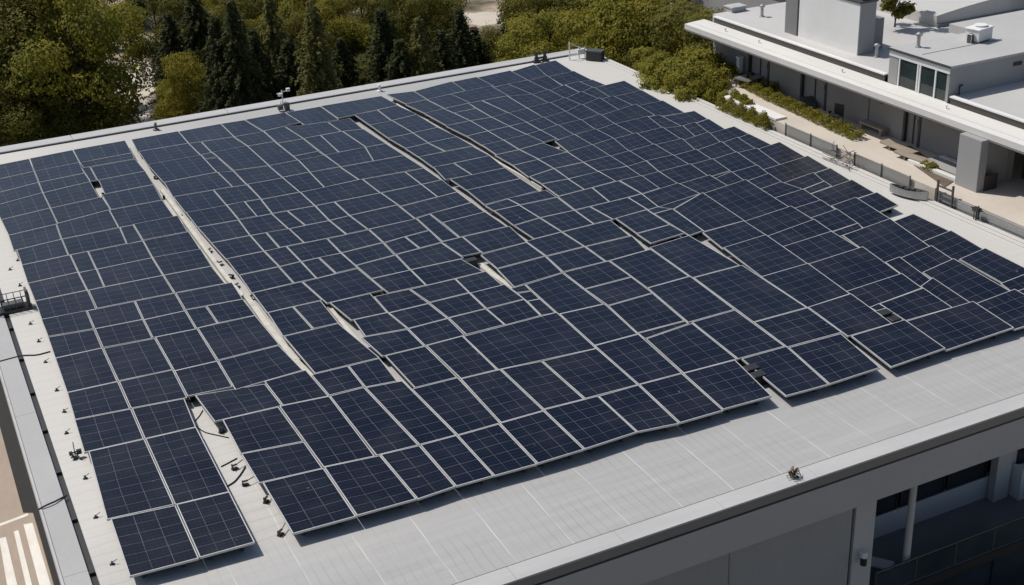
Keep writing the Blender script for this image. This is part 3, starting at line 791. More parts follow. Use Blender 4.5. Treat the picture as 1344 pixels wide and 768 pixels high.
(31.148,41.663,32.365,41.754,32.458,42.805,31.150,42.706,370),
(32.386,41.747,35.003,41.959,35.126,43.593,32.639,43.470,1304),
(33.793,40.254,34.859,40.278,35.013,41.908,34.108,41.868,504),
(32.561,40.696,33.865,40.872,34.074,41.850,32.314,41.698,471),
(25.935,38.980,26.664,39.118,26.843,41.596,25.947,41.557,715),
(24.320,40.186,25.880,40.284,25.938,42.091,24.405,41.944,1070),
(24.256,39.057,25.911,39.245,25.872,40.256,24.299,40.157,696),
(26.885,41.625,28.635,42.325,28.460,42.398,26.525,42.173,234),
(25.960,41.585,26.857,41.624,26.481,42.135,25.964,42.060,111),
(26.688,39.072,28.562,39.056,28.812,42.374,26.867,41.541,2038),
(23.871,35.638,25.939,35.676,25.912,38.967,24.012,38.754,3043),
(23.643,31.644,25.815,31.625,26.029,35.650,23.906,35.611,4920),
(26.047,34.496,28.086,34.511,28.374,37.424,26.344,37.290,2836),
(25.865,31.662,27.731,31.719,28.072,34.483,25.990,34.468,3065),
(25.660,29.308,27.460,29.276,27.737,31.691,25.868,31.635,2699),
(28.592,39.094,30.901,39.245,31.131,42.612,28.843,42.424,2720),
(26.326,37.317,28.402,37.454,28.504,39.024,26.543,38.986,1369),
(28.430,37.449,30.840,37.674,30.915,39.218,28.534,39.062,1443),
(28.299,36.322,30.685,36.387,30.826,37.645,28.402,37.419,1144),
(28.118,34.527,30.540,34.598,30.632,36.357,28.291,36.294,2006),
(27.801,32.060,30.287,32.070,30.651,34.574,28.104,34.499,3290),
(27.654,30.676,30.095,30.805,30.275,32.042,27.801,32.032,1938),
(28.026,29.284,29.907,29.141,30.098,30.753,28.109,30.675,1814),
(27.622,30.260,28.059,30.240,28.071,30.656,27.623,30.603,91),
(30.944,39.173,32.369,39.187,32.498,40.499,31.005,40.460,632),
(30.890,37.998,32.240,38.056,32.356,39.159,30.941,39.145,550),
(31.020,40.488,32.574,40.528,32.280,41.720,31.120,41.633,473),
(30.736,36.520,32.089,36.560,32.243,38.029,30.893,37.970,783),
(30.726,36.003,31.909,36.052,32.064,36.532,30.716,36.479,221),
(32.536,40.126,33.772,40.244,33.851,40.833,32.545,40.667,216),
(32.333,38.595,34.693,38.676,34.818,40.253,32.503,40.092,1312),
(32.049,36.090,33.412,36.116,33.659,38.609,32.375,38.553,1279),
(33.539,37.118,34.636,37.210,34.757,38.630,33.687,38.615,593),
(30.502,33.186,32.815,33.367,33.230,36.085,30.853,35.972,2921),
(32.939,33.994,34.463,34.108,34.397,36.083,33.252,36.004,1200),
(32.681,32.035,34.292,32.208,34.442,34.079,32.933,33.966,1374),
(30.154,31.005,30.873,31.223,31.186,33.195,30.487,33.163,665),
(30.998,31.848,32.655,32.033,32.808,33.333,31.231,33.205,1038),
(29.941,29.182,30.735,29.130,30.935,31.216,30.154,30.964,795),
(30.779,29.056,32.479,29.085,32.617,32.001,31.014,31.821,2724),
(32.860,29.858,34.303,29.918,34.298,32.181,32.915,32.021,1687),
(32.571,29.053,34.306,29.011,34.272,29.888,32.715,29.823,148)]
PH = .35
def expand(q, d):
    """move the edges of a counter-clockwise quad outwards, each by its own distance"""
    n = 4; out = []
    P = [Vector(p) for p in q]
    d = d if isinstance(d, (list, tuple)) else [d]*4
    for i in range(n):
        a, b, c = P[i-1], P[i], P[(i+1) % n]
        e1, e2 = (b-a).normalized(), (c-b).normalized()
        n1, n2 = Vector((e1.y, -e1.x)), Vector((e2.y, -e2.x))
        d1, d2 = d[i-1], d[i]; det = n1.x*n2.y-n1.y*n2.x      # corner of the two moved edges
        if abs(det) < .25: out.append(b+(n1+n2)*((d1+d2)/2/max(1+n1.dot(n2), .4)))
        else: out.append(b+Vector(((d1*n2.y-d2*n1.y)/det, (d2*n1.x-d1*n2.x)/det)))
    return out
def panel_shapes(q, base, fr, gl, rails):
    """adds the frame, the glass and two rails of one panel; q = near-left, near-right, far-right, far-left"""
    fw = .027-.012*min(1, max(0, (q[0][1]-32)/22)); out = [Vector(p) for p in q]; inn = expand(q, -fw)
    mx_, my_ = sum(p[0] for p in q)/4, sum(p[1] for p in q)/4; lean = min(1, max(0, (mx_-25)/6))
    zz = [PH+base+rnd.uniform(-.010, .010)+lean*((p[0]-mx_)*.055+(p[1]-my_)*.035) for p in q]
    def pt(p, z): return (p[0], p[1], z)
    for i in range(4):
        j = (i+1) % 4
        fr.face([pt(out[i], zz[i]), pt(out[j], zz[j]), pt(inn[j], zz[j]), pt(inn[i], zz[i])])
        fr.face([pt(out[i], zz[i]-.06), pt(out[j], zz[j]-.06), pt(out[j], zz[j]), pt(out[i], zz[i])])
        fr.face([pt(inn[j], zz[j]-.06), pt(inn[i], zz[i]-.06), pt(inn[i], zz[i]), pt(inn[j], zz[j])])
        fr.face([pt(out[j], zz[j]-.06), pt(out[i], zz[i]-.06), pt(inn[i], zz[i]-.06), pt(inn[j], zz[j]-.06)])
    P = [Vector(p) for p in q]
    wd = ((P[1]-P[0]).length+(P[2]-P[3]).length)/2; ln = ((P[3]-P[0]).length+(P[2]-P[1]).length)/2
    nx = max(1, round(wd/.50)) if wd < 1.9 else round(wd/.55); nx = max(nx, 2 if wd > .7 else 1)
    ny = max(2, round(ln/.46))
    g = expand(q, -fw+.004)
    k = gl.face([pt(g[i], zz[i]-.006) for i in range(4)]); gl.uv[k] = [(0, 0), (nx, 0), (nx, ny), (0, ny)]
    k = gl.face([pt(g[i], zz[i]-.045) for i in (3, 2, 1, 0)]); gl.uv[k] = [(.5, .5)]*4
    for j, t in enumerate((.2, .8)):
        a = P[0].lerp(P[1], t); b = P[3].lerp(P[2], t); d = (b-a).normalized(); s = Vector((d.y, -d.x))*.03
        a2, b2 = a+d*.10*ln, b-d*.08*ln
        rails[j].hexa([a2+s, b2+s, b2-s, a2-s][::-1] if False else [a2-s, a2+s, b2+s, b2-s], .0, min(zz)-.062)
    return wd, ln
order = sorted(range(len(QUADS)), key=lambda i: -QUADS[i][8])       # by the area each shows
single = set(order[:300])
cent = [(sum(q[0:8:2])/4, sum(q[1:8:2])/4) for q in QUADS]
NC = 16; xa, xb = 2.0, 36.2
colm = [min(NC-1, max(0, int((c[0]-xa)/(xb-xa)*NC))) for c in cent]
rank = {}
for c in range(NC):
    ids = sorted((i for i in single if colm[i] == c), key=lambda i: cent[i][1])
    for r, i in enumerate(ids): rank[i] = r+1
rest = [MB(), MB(), MB()]
for i, q in enumerate(QUADS):
    quad = [(q[0], q[1]), (q[2], q[3]), (q[4], q[5]), (q[6], q[7])]
    base = rnd.uniform(-.009, .009)
    if i not in single:
        fr, gl, ra = MB(), MB(), [MB(), MB()]
        panel_shapes(quad, base-.012, fr, gl, ra)
        for src, mi in ((fr, 0), (gl, 1), (ra[0], 2), (ra[1], 2)):
            o = len(rest[0].v); rest[0].v += src.v
            for k, f in enumerate(src.f):
                if k in src.uv: rest[0].uv[len(rest[0].f)] = src.uv[k]
                rest[0].f.append(tuple(v+o for v in f)); rest[0].mi.append(mi)
        continue
    fr, gl, ra = MB(), MB(), [MB(), MB()]
    wd, ln = panel_shapes(quad, base, fr, gl, ra)
    size = 'slim' if wd < .85 else 'wide' if wd > 1.9 else 'long' if ln > 2.6*wd else 'large' if wd*ln > 3.2 else 'small' if wd*ln < 1.5 else 'mid-sized'
    r, c = rank[i], colm[i]+1
    where = 'frontmost' if r == 1 else ordinal(r)+' from the front'
    lab = '%s navy solar panel, %s, %s column from the left' % (size, where, ordinal(c))
    e = empty('solar_panel', (cent[i][0], cent[i][1], 0), lab, 'solar panel', 'solar panels laid across the flat roof')
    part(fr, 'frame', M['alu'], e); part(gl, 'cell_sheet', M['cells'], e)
    for rm in ra: part(rm, 'support_rail', M['darksteel'], e)
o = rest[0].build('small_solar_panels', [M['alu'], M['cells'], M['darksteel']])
tag(o, 'narrow filler solar panels wedged between the larger ones over the whole roof', 'solar panels', kind='stuff')

# ------------------------------------------------------------------ cable trays, brackets, boxes and cables on the roof
def strip(pts, wdt, z0, z1, mb):
    P = [Vector((p[0], p[1])) for p in pts]
    for a, b in zip(P, P[1:]):
        d = (b-a).normalized(); s = Vector((d.y, -d.x))*(wdt/2)
        mb.hexa([a-s, a+s, b+s-d*.012, b-s-d*.012], z0, z1)
def roof_line(pxs, z=.0): return [at(x, y, z) for x, y in pxs]
def tray(name, pxs, wdt, label, h=.16):
    pts = roof_line(pxs, h); c = sum(pts, Vector())/len(pts); c.z = 0
    mb = MB(); strip([(p.x-c.x, p.y-c.y) for p in pts], wdt, 0, h, mb)
    return tag(mb.build(name, M['tray'], None, 0, c), label, 'cable tray', 'cable trays in the gaps between panels')
tray('cable_tray', [(212, 248), (250, 300), (296, 362), (318, 388)], .16, 'long pale cable tray in the wide gap left of the middle panels')
tray('cable_tray', [(322, 386), (352, 428), (388, 472), (413, 498)], .20, 'pale cable tray in the lower half of the wide gap, near the front left')
tray('cable_tray', [(432, 402), (466, 444), (505, 492), (552, 527)], .14, 'narrow pale cable tray in the gap running to the front middle panels')
tray('cable_tray', [(630, 346), (650, 362), (678, 380)], .20, 'short pale cable tray in the middle of the roof beside a black junction box')
tray('cable_tray', [(503, 148), (560, 190), (620, 240), (672, 292)], .10, 'thin pale cable tray in the gap between the far middle panels')
tray('cable_tray', [(520, 136), (590, 176), (660, 216), (712, 246)], .10, 'thin pale cable tray in the rearmost long gap of the roof')
def bracket(mb, k):
    mb.box(-.13, -.07, 0, .13, .07, .03); mb.box(-.13, -.05, .03, -.09, .05, .20+.03*k); mb.box(-.09, -.04, .15, .10, .04, .19)
def clamp(mb, k):
    mb.box(-.10, -.05, 0, .12, .05, .04); mb.box(-.03, -.04, .04, .05, .04, .13+.02*(k%3)); mb.tube([(.0, 0, .10), (.25, .01, .20)], .016, 6)
cl = [(20, 352), (33, 373), (42, 404), (47, 423), (58, 446), (67, 473), (82, 510), (92, 538), (95, 566), (104, 597), (120, 625), (134, 676), (156, 737), (30, 340)]
names = ['rearmost', 'second from the back', 'beside the metal crate', 'just in front of the metal crate'] 
for i, (x, y) in enumerate(sorted(cl, key=lambda p: p[1])):
    p = at(x-3, y, .05); mb = MB(); clamp(mb, i)
    o = mb.build('edge_clamp', M['black'], None, 0, (p.x-.12, p.y, 0), rnd.uniform(-.2, .3))
    o.scale = (.58, .65, .6)
    tag(o, 'small black clamp at the left panel edge, %s from the back' % ordinal(i+1), 'clamp', 'black clamps along the left panel edge')
br = [(205, 232), (216, 258), (236, 285), (247, 318), (275, 328), (289, 345), (303, 362), (311, 374), (327, 390), (393, 474), (366, 455), (458, 415), (500, 470), (556, 530), (543, 516), (284, 485), (272, 460), (131, 232), (137, 255), (80, 305), (248, 505)]
for i, (x, y) in enumerate(sorted(br, key=lambda p: (p[0], p[1]))):
    p = at(x, y, .1); mb = MB(); bracket(mb, i % 3)
    o = mb.build('mounting_bracket', M['darksteel'] if i % 2 else M['black'], None, 0, (p.x, p.y, 0), rnd.uniform(0, 3))
    o.scale = (.9, 1.0, .8)
    tag(o, 'dark mounting bracket in a panel gap, %s from the left' % ordinal(i+1), 'bracket', 'loose brackets in the panel gaps')
def jbox(mb, a=.42, b=.30, h=.34):
    mb.box(-a/2, -b/2, .06, a/2, b/2, h); mb.box(-a/2-.02, -b/2-.02, h, a/2+.02, b/2+.02, h+.03)
    for x in (-a/2+.04, a/2-.1): mb.box(x, -b/2, 0, x+.06, b/2, .06)
for (x, y, lab) in ((986, 482, 'black junction box in the front gap, the one farther back of two'), (995, 491, 'black junction box in the front gap, the nearer one of two'),
                    (1161, 410, 'black junction box between panels near the right front corner'), (618, 341, 'black junction box in the hole in the middle of the panels')):
    p = at(x, y, .35); o = one('junction_box', M['black'], lab, 'junction box', lambda mb: jbox(mb), (p.x, p.y, 0), 'black junction boxes', .015)
p = at(1175, 415, .3); one('junction_box', M['black'], 'flat black box beside the junction box near the right front corner', 'junction box', lambda mb: jbox(mb, .5, .4, .25), (p.x, p.y, 0), 'black junction boxes', .015)
def cable(name, pxs, r, label, z=.03, lift=.0):
    pts = [at(x, y, z) for x, y in pxs]; c = Vector((pts[0].x, pts[0].y, 0))
    q = []
    for i in range(len(pts)-1):
        for k in range(5): q.append(pts[i].lerp(pts[i+1], k/5)-c)
    q.append(pts[-1]-c)
    for i, v in enumerate(q): v.z = r+lift*math.sin(math.pi*i/(len(q)-1))
    # smooth
    for _ in range(3): q = [q[0]]+[(q[i-1]+q[i]*2+q[i+1])/4 for i in range(1, len(q)-1)]+[q[-1]]
    mb = MB(); mb.tube(q, r, 6); return tag(mb.build(name, M['black'], None, 0, c), label, 'cable', 'black cables on the roof')
cable('power_cable', [(-4, 475), (14, 470), (30, 466), (48, 466), (66, 461)], .022, 'black cable crossing the left gutter to the panel edge')
cable('power_cable', [(49, 668), (60, 664), (72, 659), (87, 649)], .026, 'black cable crossing the grey coping at the lower left', .06, .05)
cable('power_cable', [(256, 558), (268, 567), (286, 571), (300, 574)], .016, 'thin black cable below the drooping panel corner in the front left gap')
cable('power_cable', [(298, 638), (308, 632), (316, 622), (322, 612)], .022, 'looping black cable beside the front left panel group')
cable('power_cable', [(290, 612), (300, 607), (311, 601)], .018, 'short black cable in the front left gap, between two longer ones')
cable('power_cable', [(256, 552), (262, 545), (266, 538)], .016, 'shortest black cable at the back of the front left gap')
# dark brackets standing in the front-left gap
for i, (x, y, l) in enumerate(((322, 632, 'near the lower panel'), (308, 611, 'like a short arm'), (291, 563, 'under the drooping corner'), (368, 697, 'at the front left corner'), (349, 654, 'along the left side of the frontmost panel'), (252, 522, 'at the back of the gap'))):
    p = at(x, y, .12); mb = MB(); bracket(mb, i % 3); mb.tube([(.1, 0, .17), (.42, .1, .2)], .018, 6); mb.box(-.15, -.07, 0, .08, .07, .06)
    sf = mb.build('support_foot', M['black'], None, 0, (p.x, p.y, 0), .2*i); sf.scale = (.7, .7, .8)
    tag(sf, 'black support foot in the front left gap, %s' % l, 'support foot', 'black support feet in the front left gap')

# left edge crate, clamp stand
p = at(22, 403, 0)
e = empty('metal_crate', (1.95, 46.6, 0), 'grey wire crate at the left gutter with a black base', 'crate')
e.scale = (.8, .8, .75)
m = MB()
for x in np.linspace(-.75, .75, 6):
    m.tube([(x, -.35, .1), (x, -.35, .75)], .018, 5); m.tube([(x, .35, .1), (x, .35, .75)], .018, 5)
for z in (.12, .42, .75):
    for y in (-.35, .35): m.tube([(-.75, y, z), (.75, y, z)], .02, 5)
    for x in (-.75, .75): m.tube([(x, -.35, z), (x, .35, z)], .02, 5)
m.build('wire_cage', M['darksteel'], e)
m = MB(); m.box(-.8, -.4, 0, .8, .4, .10); m.build('base', M['black'], e)
m = MB(); m.box(-.4, -.2, .10, .5, .2, .40); m.box(.62, -.25, .1, .72, .25, .95); m.build('motor', M['darksteel'], e)
def clampstand(mb):
    mb.tube([(0, 0, 0), (.02, .02, .75)], .02, 6); mb.tube([(-.18, 0, .25), (.25, .05, .3)], .03, 6); mb.box(-.22, -.05, .18, -.08, .05, .34)
    mb.box(.08, -.06, .16, .28, .06, .36); mb.box(-.1, -.12, 0, .1, .12, .05); mb.tube([(0, 0, .3), (.2, -.3, .02)], .025, 6)
p = at(104, 600, 0); one('clamp_stand', M['black'], 'black clamp stand with arms beside the left panel edge', 'clamp stand', clampstand, (p.x-.1, p.y, 0))
bpy.data.objects['clamp_stand'].scale = (.7, .7, .7)

# back edge devices
def weather(mb):
    for x in (-.25, .25): mb.tube([(x, 0, 0), (x*.4, 0, .55)], .03, 6)
    mb.tube([(0, .25, 0), (0, 0, .55)], .03, 6); mb.tube([(0, 0, .5), (0, 0, 1.1)], .025, 6); mb.box(-.3, -.12, .1, -.05, .12, .34, 1)
    mb.box(.05, -.12, .05, .3, .12, .40, 1); mb.tube([(-.3, 0, .95), (.32, 0, 1.05)], .02, 6); mb.box(.25, -.08, 1.0, .42, .08, 1.16); mb.lathe([(0, .80), (.13, .82), (.13, .95), (0, .97)], -.1, 0, 10)
one('weather_station', [M['white'], M['darksteel']], 'small white instrument on tripod legs at the back roof edge', 'instrument', weather, (17.75, 64.7, 0))
def twinpost(mb):
    for x in (-.32, .22):
        mb.lathe([(.14, 0), (.14, .25), (.09, .35), (.09, .62), (0, .64)], x, 0, 8); mb.box(x-.2, -.14, 0, x+.2, .14, .12)
    mb.box(-.32, -.05, .2, .22, .05, .3)
one('roof_vent', M['black'], 'pair of black vent stubs at the back roof edge', 'vent', twinpost, (33.3, 65.5, 0))
def cornerframe(mb):
    for x, h in ((-.5, 1.05), (.12, .7), (.5, .62)): mb.tube([(x, 0, 0), (x, 0, h)], .035, 6)
    mb.tube([(-.5, 0, 1.0), (.12, 0, .66)], .03, 6); mb.tube([(.12, 0, .62), (.5, 0, .58)], .03, 6); mb.tube([(-.5, 0, .25), (.5, 0, .25)], .03, 6); mb.box(.02, -.06, .28, .5, .06, .52)
one('tube_frame', M['white'], 'white tube frame at the far corner of the roof', 'frame', cornerframe, (35.3, 64.9, 0))
def ventbox(mb):
    mb.hexa([(-.55, -.35), (.75, -.35), (.75, .35), (-.55, .35)], 0, .62); mb.hexa([(-.60, -.40), (.80, -.40), (.80, .40), (-.60, .40)], .62, .70, 1)
    for k in range(5): mb.box(-.5, -.365, .08+.1*k, .7, -.352, .12+.1*k, 1)
one('vent_box', [M['dark'], M['darksteel']], 'dark louvred vent box at the far corner of the roof', 'vent', ventbox, (35.95, 64.1, 0), None, .01, -.9)
bpy.data.objects['vent_box'].scale = (.72, .72, .85)
for i, (x, y, l) in enumerate(((523, 121, 'white'), (206, 172, 'dark'))):
    p = at(x-20 if i == 0 else x, y+2 if i == 0 else y, 0)
    one('roof_stub', M['white'] if i == 0 else M['darksteel'], '%s stub pipe on the back roof strip' % l, 'pipe', lambda mb: mb.lathe([(.16, 0), (.16, .05), (.07, .08), (.07, .35), (.10, .36), (0, .42)], 0, 0, 10), (p.x, 65.2, 0))

# ------------------------------------------------------------------ leaves
def leaf_cloud(pts, nrm, size, rs, flat=.55):
    """one quad per point; returns verts (n,4,3)"""
    n = len(pts); r = rs.normal(size=(n, 3)); nn = nrm*flat+r*(1-flat)*.9; nn /= np.linalg.norm(nn, axis=1)[:, None]+1e-9
    t = np.cross(nn, rs.normal(size=(n, 3))); t /= np.linalg.norm(t, axis=1)[:, None]+1e-9
    b = np.cross(nn, t); s = (size*(.6+.8*rs.random(n)))[:, None]
    asp = (.55+.3*rs.random(n))[:, None]
    return np.stack([pts-t*s*.5, pts+b*s*asp*.5+nn*s*.08, pts+t*s*.5, pts-b*s*asp*.5+nn*s*.08], axis=1)
def cloud_mesh(name, V, mat):
    n = len(V); me = bpy.data.meshes.new(name)
    me.vertices.add(n*4); me.vertices.foreach_set('co', V.reshape(-1).astype(np.float32))
    me.loops.add(n*4); me.loops.foreach_set('vertex_index', np.arange(n*4, dtype=np.int32))
    me.polygons.add(n); me.polygons.foreach_set('loop_start', np.arange(0, n*4, 4, dtype=np.int32))
    me.polygons.foreach_set('loop_total', np.full(n, 4, dtype=np.int32))
    me.materials.append(mat); me.update(); me.validate(); return me
def broad_crown(seed, H=10., R=3.6, lobes=34, per=700, size=.34, low=.16):
    rs = np.random.default_rng(seed); out = []; cs = []
    for k in range(lobes):
        a = rs.random()*2*math.pi+k*2.4; f = (k+.5)/lobes; z = H*(low+(.95-low)*f)
        env = math.sin(math.pi*min(1, .16+.84*(1-f)))**.7 if f > .35 else .68+.9*f*.8
        rr = R*env*(.55+.42*rs.random()) if k < lobes-2 else R*.12
        c = np.array([rr*math.cos(a), rr*math.sin(a), z+rs.normal()*.03*H]); lr = R*(.20+.17*rs.random())
        cs.append(c); n = int(per*(lr/(R*.28))**2)
        d = rs.normal(size=(n, 3)); d /= np.linalg.norm(d, axis=1)[:, None]
        lump = 1+.22*np.sin(d[:, 0]*5+k)*np.sin(d[:, 1]*5+2*k)+.16*np.sin(d[:, 2]*7+k*1.7)
        rad = lr*lump*(.80+.28*rs.random(n)**1.5)
        stray = rs.random(n) < .10; rad = np.where(stray, rad*(1.0+.35*rs.random(n)), rad)
        p = c+d*rad[:, None]*np.array([1.12, 1.12, .82])
        out.append(leaf_cloud(p, d+np.array([0, 0, .35]), np.full(n, size), rs, .72))
    return np.concatenate(out), cs
def conifer_crown(seed, H=13., R=2.1, levels=26, size=.34, dens=40):
    rs = np.random.default_rng(seed); out = []
    for l in range(levels):
        f = l/levels; z = H*(.06+.93*f); rad = R*min(1, .35+2.6*f+.3*(f>.2))*(1-f)**.80*(.7+.5*rs.random())+.12; nb = int(7+9*(1-f))
        for b in range(nb):
            a = 2*math.pi*(b+rs.random()*.8)/nb+l; L = rad*(.75+.45*rs.random()); n = max(8, int(L*dens))
            t = rs.random(n)**.75; s = rs.normal(size=n)*.15*(1.15-t)
            p = np.stack([np.cos(a)*L*t-np.sin(a)*s, np.sin(a)*L*t+np.cos(a)*s, z-.38*L*t**1.5+.10*rs.normal(size=n)], 1)
            d = np.stack([np.cos(a)*np.ones(n)*.5, np.sin(a)*np.ones(n)*.5, np.ones(n)*.8], 1)
            out.append(leaf_cloud(p, d, np.full(n, size), rs, .68))
    return np.concatenate(out)
def trunk_mb(seed, H, cs=None, r=.22):
    rr = random.Random(seed); m = MB(); pts = [(0, 0, -.15)]
    for k in range(1, 6): pts.append((rr.uniform(-.12, .12), rr.uniform(-.12, .12), H*.86*k/5))
    m.tube(pts, r, 8, 0, r*.25)
    if cs is not None:
        for c in cs[::2]:
            z0 = max(H*.14, c[2]-1.6); m.tube([(0, 0, z0), (c[0]*.5, c[1]*.5, z0+.6*(c[2]-z0)), (c[0], c[1], c[2])], r*.35, 5, 0, r*.10)
    return m
PROTO = {}
def proto(kind, seed, H, crown, mat, cs, r=.22):
    me = cloud_mesh('crown', crown, mat); tm = trunk_mb(seed, H, cs, r).mesh('trunk', [M['bark']])
    PROTO.setdefault(kind, []).append((me, tm, H))
for s in range(3):
    for kind, mat, R in (('broad', 'leaf', 3.6), ('light', 'leaf_light', 3.5), ('darkbroad', 'leaf_dark', 3.6)):
        c, cs = broad_crown(10+s*7+len(kind), 10., R, 36, 640, .17); proto(kind, s, 10., c, M[mat], cs)
    proto('conifer', s, 13., conifer_crown(40+s, 13., 2.9+.3*s, 34, .21), M['needle'], None)
    proto('olive_conifer', s, 13., conifer_crown(60+s, 13., 3.2, 32, .21), M['needle_olive'], None)
    c, cs = broad_crown(80+s, 3.0, 1.7, 18, 500, .13, .10); proto('shrub', s, 3., c, M['leaf'], cs, .07)
    c, cs = broad_crown(90+s, 3.0, 1.7, 18, 500, .13, .10); proto('light_shrub', s, 3., c, M['leaf_light'], cs, .07)
TREES = []
def plant_tree(kind, x, y, h, wd=1.0, z=GZ):
    TREES.append((kind, x, y, h, wd, z))
def tree_at(px, py, h, kind, wd=1.0):
    while True:      # the height that puts the tip there with the crown clear of the roof
        p = at(px, py, GZ+h*.97)
        if p.x > 38 or p.y > 71.5+.16*h or h < 3.2: break
        h -= .25
    rad = {'broad': .36, 'light': .36, 'darkbroad': .36, 'conifer': .17, 'olive_conifer': .19}.get(kind, .5)*h*wd
    y = p.y
    if p.x < 39: y = max(y, 67.0+rad*.9)
    plant_tree(kind, p.x, y, h, wd*(max(1.0, min(1.7, 11.5/h)) if 'conifer' in kind else 1.0))
for t in ((76, -25, 13.5, 'broad', .88), (18, -20, 13, 'darkbroad', 1), (108, -22, 10, 'broad', .8), (-32, 10, 12, 'darkbroad', 1), (28, 100, 8, 'darkbroad', 1), (104, 110, 6.5, 'darkbroad', .9), (70, 128, 5.5, 'darkbroad', 1),
          (197, -12, 8.5, 'darkbroad', .95), (220, 18, 9, 'conifer', 1.0), (252, -10, 9, 'conifer', 1.1), (244, 74, 7.2, 'light', .75), (226, 108, 5.0, 'broad', .75), (266, 98, 5.4, 'light', .8),
          (302, 2, 13, 'conifer', 1.0), (331, 38, 10.5, 'conifer', 1.0), (280, 22, 12, 'conifer', 1.0), (352, -4, 11, 'olive_conifer', 1), (376, 52, 9.6, 'conifer', 1.0), (408, 0, 13, 'olive_conifer', .95),
          (396, 104, 3.6, 'light_shrub', 1.1), (434, 0, 8.5, 'light', .75), (446, 50, 9, 'conifer', 1.0), (472, -8, 8.5, 'darkbroad', .9), (500, 12, 11, 'conifer', 1.05), (524, 52, 9.5, 'conifer', 1.1), (548, 24, 11, 'olive_conifer', 1.0),
          (578, 40, 9.5, 'conifer', 1.1), (602, 12, 10, 'conifer', 1.0), (484, 74, 5.5, 'darkbroad', .9), (420, 92, 4.6, 'broad', .8), (616, 62, 6, 'darkbroad', .8), (652, 54, 6.0, 'light', .95), (722, 22, 9.5, 'light', 1.0), (684, 34, 8, 'broad', .9), (757, 30, 8.6, 'broad', .9),
          (802, -4, 11.5, 'light', .85), (846, 4, 11, 'broad', .95), (886, 10, 11, 'darkbroad', .95), (562, -12, 8, 'darkbroad', .9), (705, -14, 9, 'darkbroad', .9), (745, -12, 9, 'darkbroad', .9), (672, -10, 8, 'conifer', 1), (524, -14, 8, 'darkbroad', .9),
          (922, 22, 11.5, 'darkbroad', .9), (905, 52, 9.6, 'broad', .8), (870, 56, 9.2, 'darkbroad', .85), (828, 52, 9, 'light', .8), (786, 48, 8.6, 'broad', .8), (884, 92, 9.4, 'broad', .62), (918, 88, 9.6, 'darkbroad', .62), (852, 80, 9.0, 'light', .6),
          (318, -16, 8, 'darkbroad', .9), (286, -22, 7.5, 'broad', .9), (338, -8, 7.5, 'light', .8), (362, -18, 8, 'darkbroad', .9), (388, -16, 8, 'broad', .9), (345, 22, 6.5, 'broad', .9), (318, 34, 6, 'darkbroad', .9), (390, 20, 7, 'darkbroad', .9), (425, 30, 6.5, 'darkbroad', .9), (460, 28, 7, 'broad', .9),
          (240, 10, 7, 'darkbroad', .9), (262, 30, 6.5, 'broad', .8), (320, 96, 4.2, 'darkbroad', .8), (352, 100, 4, 'darkbroad', .8), (545, 88, 4.8, 'darkbroad', .8), (508, 94, 4.2, 'broad', .8), (588, 82, 5, 'darkbroad', .8), (560, 60, 7, 'conifer', 1), (622, 36, 8, 'conifer', 1), (640, 44, 7, 'darkbroad', .8)):
    tree_at(*t)
g = MB(); g.hexa([(36.66, 52.3), (37.55, 52.3), (37.55, 58.4), (44, 58.4), (46, 68), (36.66, 68)], GZ, -1.7)
tag(g.build('earth_bank', M['soil']), kind='structure')
for px, py, h, k, wd in ((926, 92, 3.0, 'light_shrub', .85), (908, 88, 3.1, 'shrub', .9), (893, 86, 2.9, 'light_shrub', .9), (944, 112, 2.5, 'light_shrub', .6), (936, 103, 2.7, 'shrub', .7), (918, 80, 3.2, 'shrub', 1), (884, 78, 3.0, 'shrub', 1),
                         (902, 74, 3.2, 'light_shrub', 1), (868, 76, 2.7, 'light_shrub', .9), (926, 74, 3.4, 'shrub', 1), (848, 66, 2.7, 'shrub', .9)):
    p = at(px, py, -1.7+h*.95); plant_tree(k, max(p.x, 37.3), p.y, h, wd, -1.7)
fr_ = random.Random(21); tries = 0; added = 0
bare = ((140, 70, 215, 160), (580, 0, 690, 48), (790, -40, 940, 10))
while added < 36 and tries < 4000:
    tries += 1
    gx, gy = fr_.uniform(-70, 960), fr_.uniform(-70, 120)
    if any(a <= gx <= c and b <= gy <= d for a, b, c, d in bare): continue
    p = at(gx, gy, GZ); h = fr_.uniform(6, 12)
    if p.y < 74 or p.x > 64 or (p.x > 34 and p.y < 82) or p.y > 175: continue
    if any((p.x-t[1])**2+(p.y-t[2])**2 < 3.6**2 for t in TREES): continue
    k = fr_.choice(['darkbroad', 'darkbroad', 'darkbroad', 'conifer', 'conifer', 'olive_conifer', 'broad'] if gx < 640 else ['broad', 'light', 'darkbroad', 'broad', 'olive_conifer'])
    plant_tree(k, p.x, p.y, h, fr_.uniform(.75, .95)); added += 1
KN = {'broad': ('olive green broadleaf tree', 'broadleaf_tree', 'tree'), 'light': ('yellow green broadleaf tree', 'broadleaf_tree', 'tree'), 'darkbroad': ('deep green broadleaf tree', 'broadleaf_tree', 'tree'),
      'conifer': ('dark pointed conifer', 'conifer_tree', 'tree'), 'olive_conifer': ('olive pointed conifer', 'conifer_tree', 'tree'), 'shrub': ('olive bush', 'bush', 'bush'), 'light_shrub': ('yellow green bush', 'bush', 'bush')}
rows = [66, 78, 84, 90, 96, 103, 111, 121, 140, 400]
cnt = {}
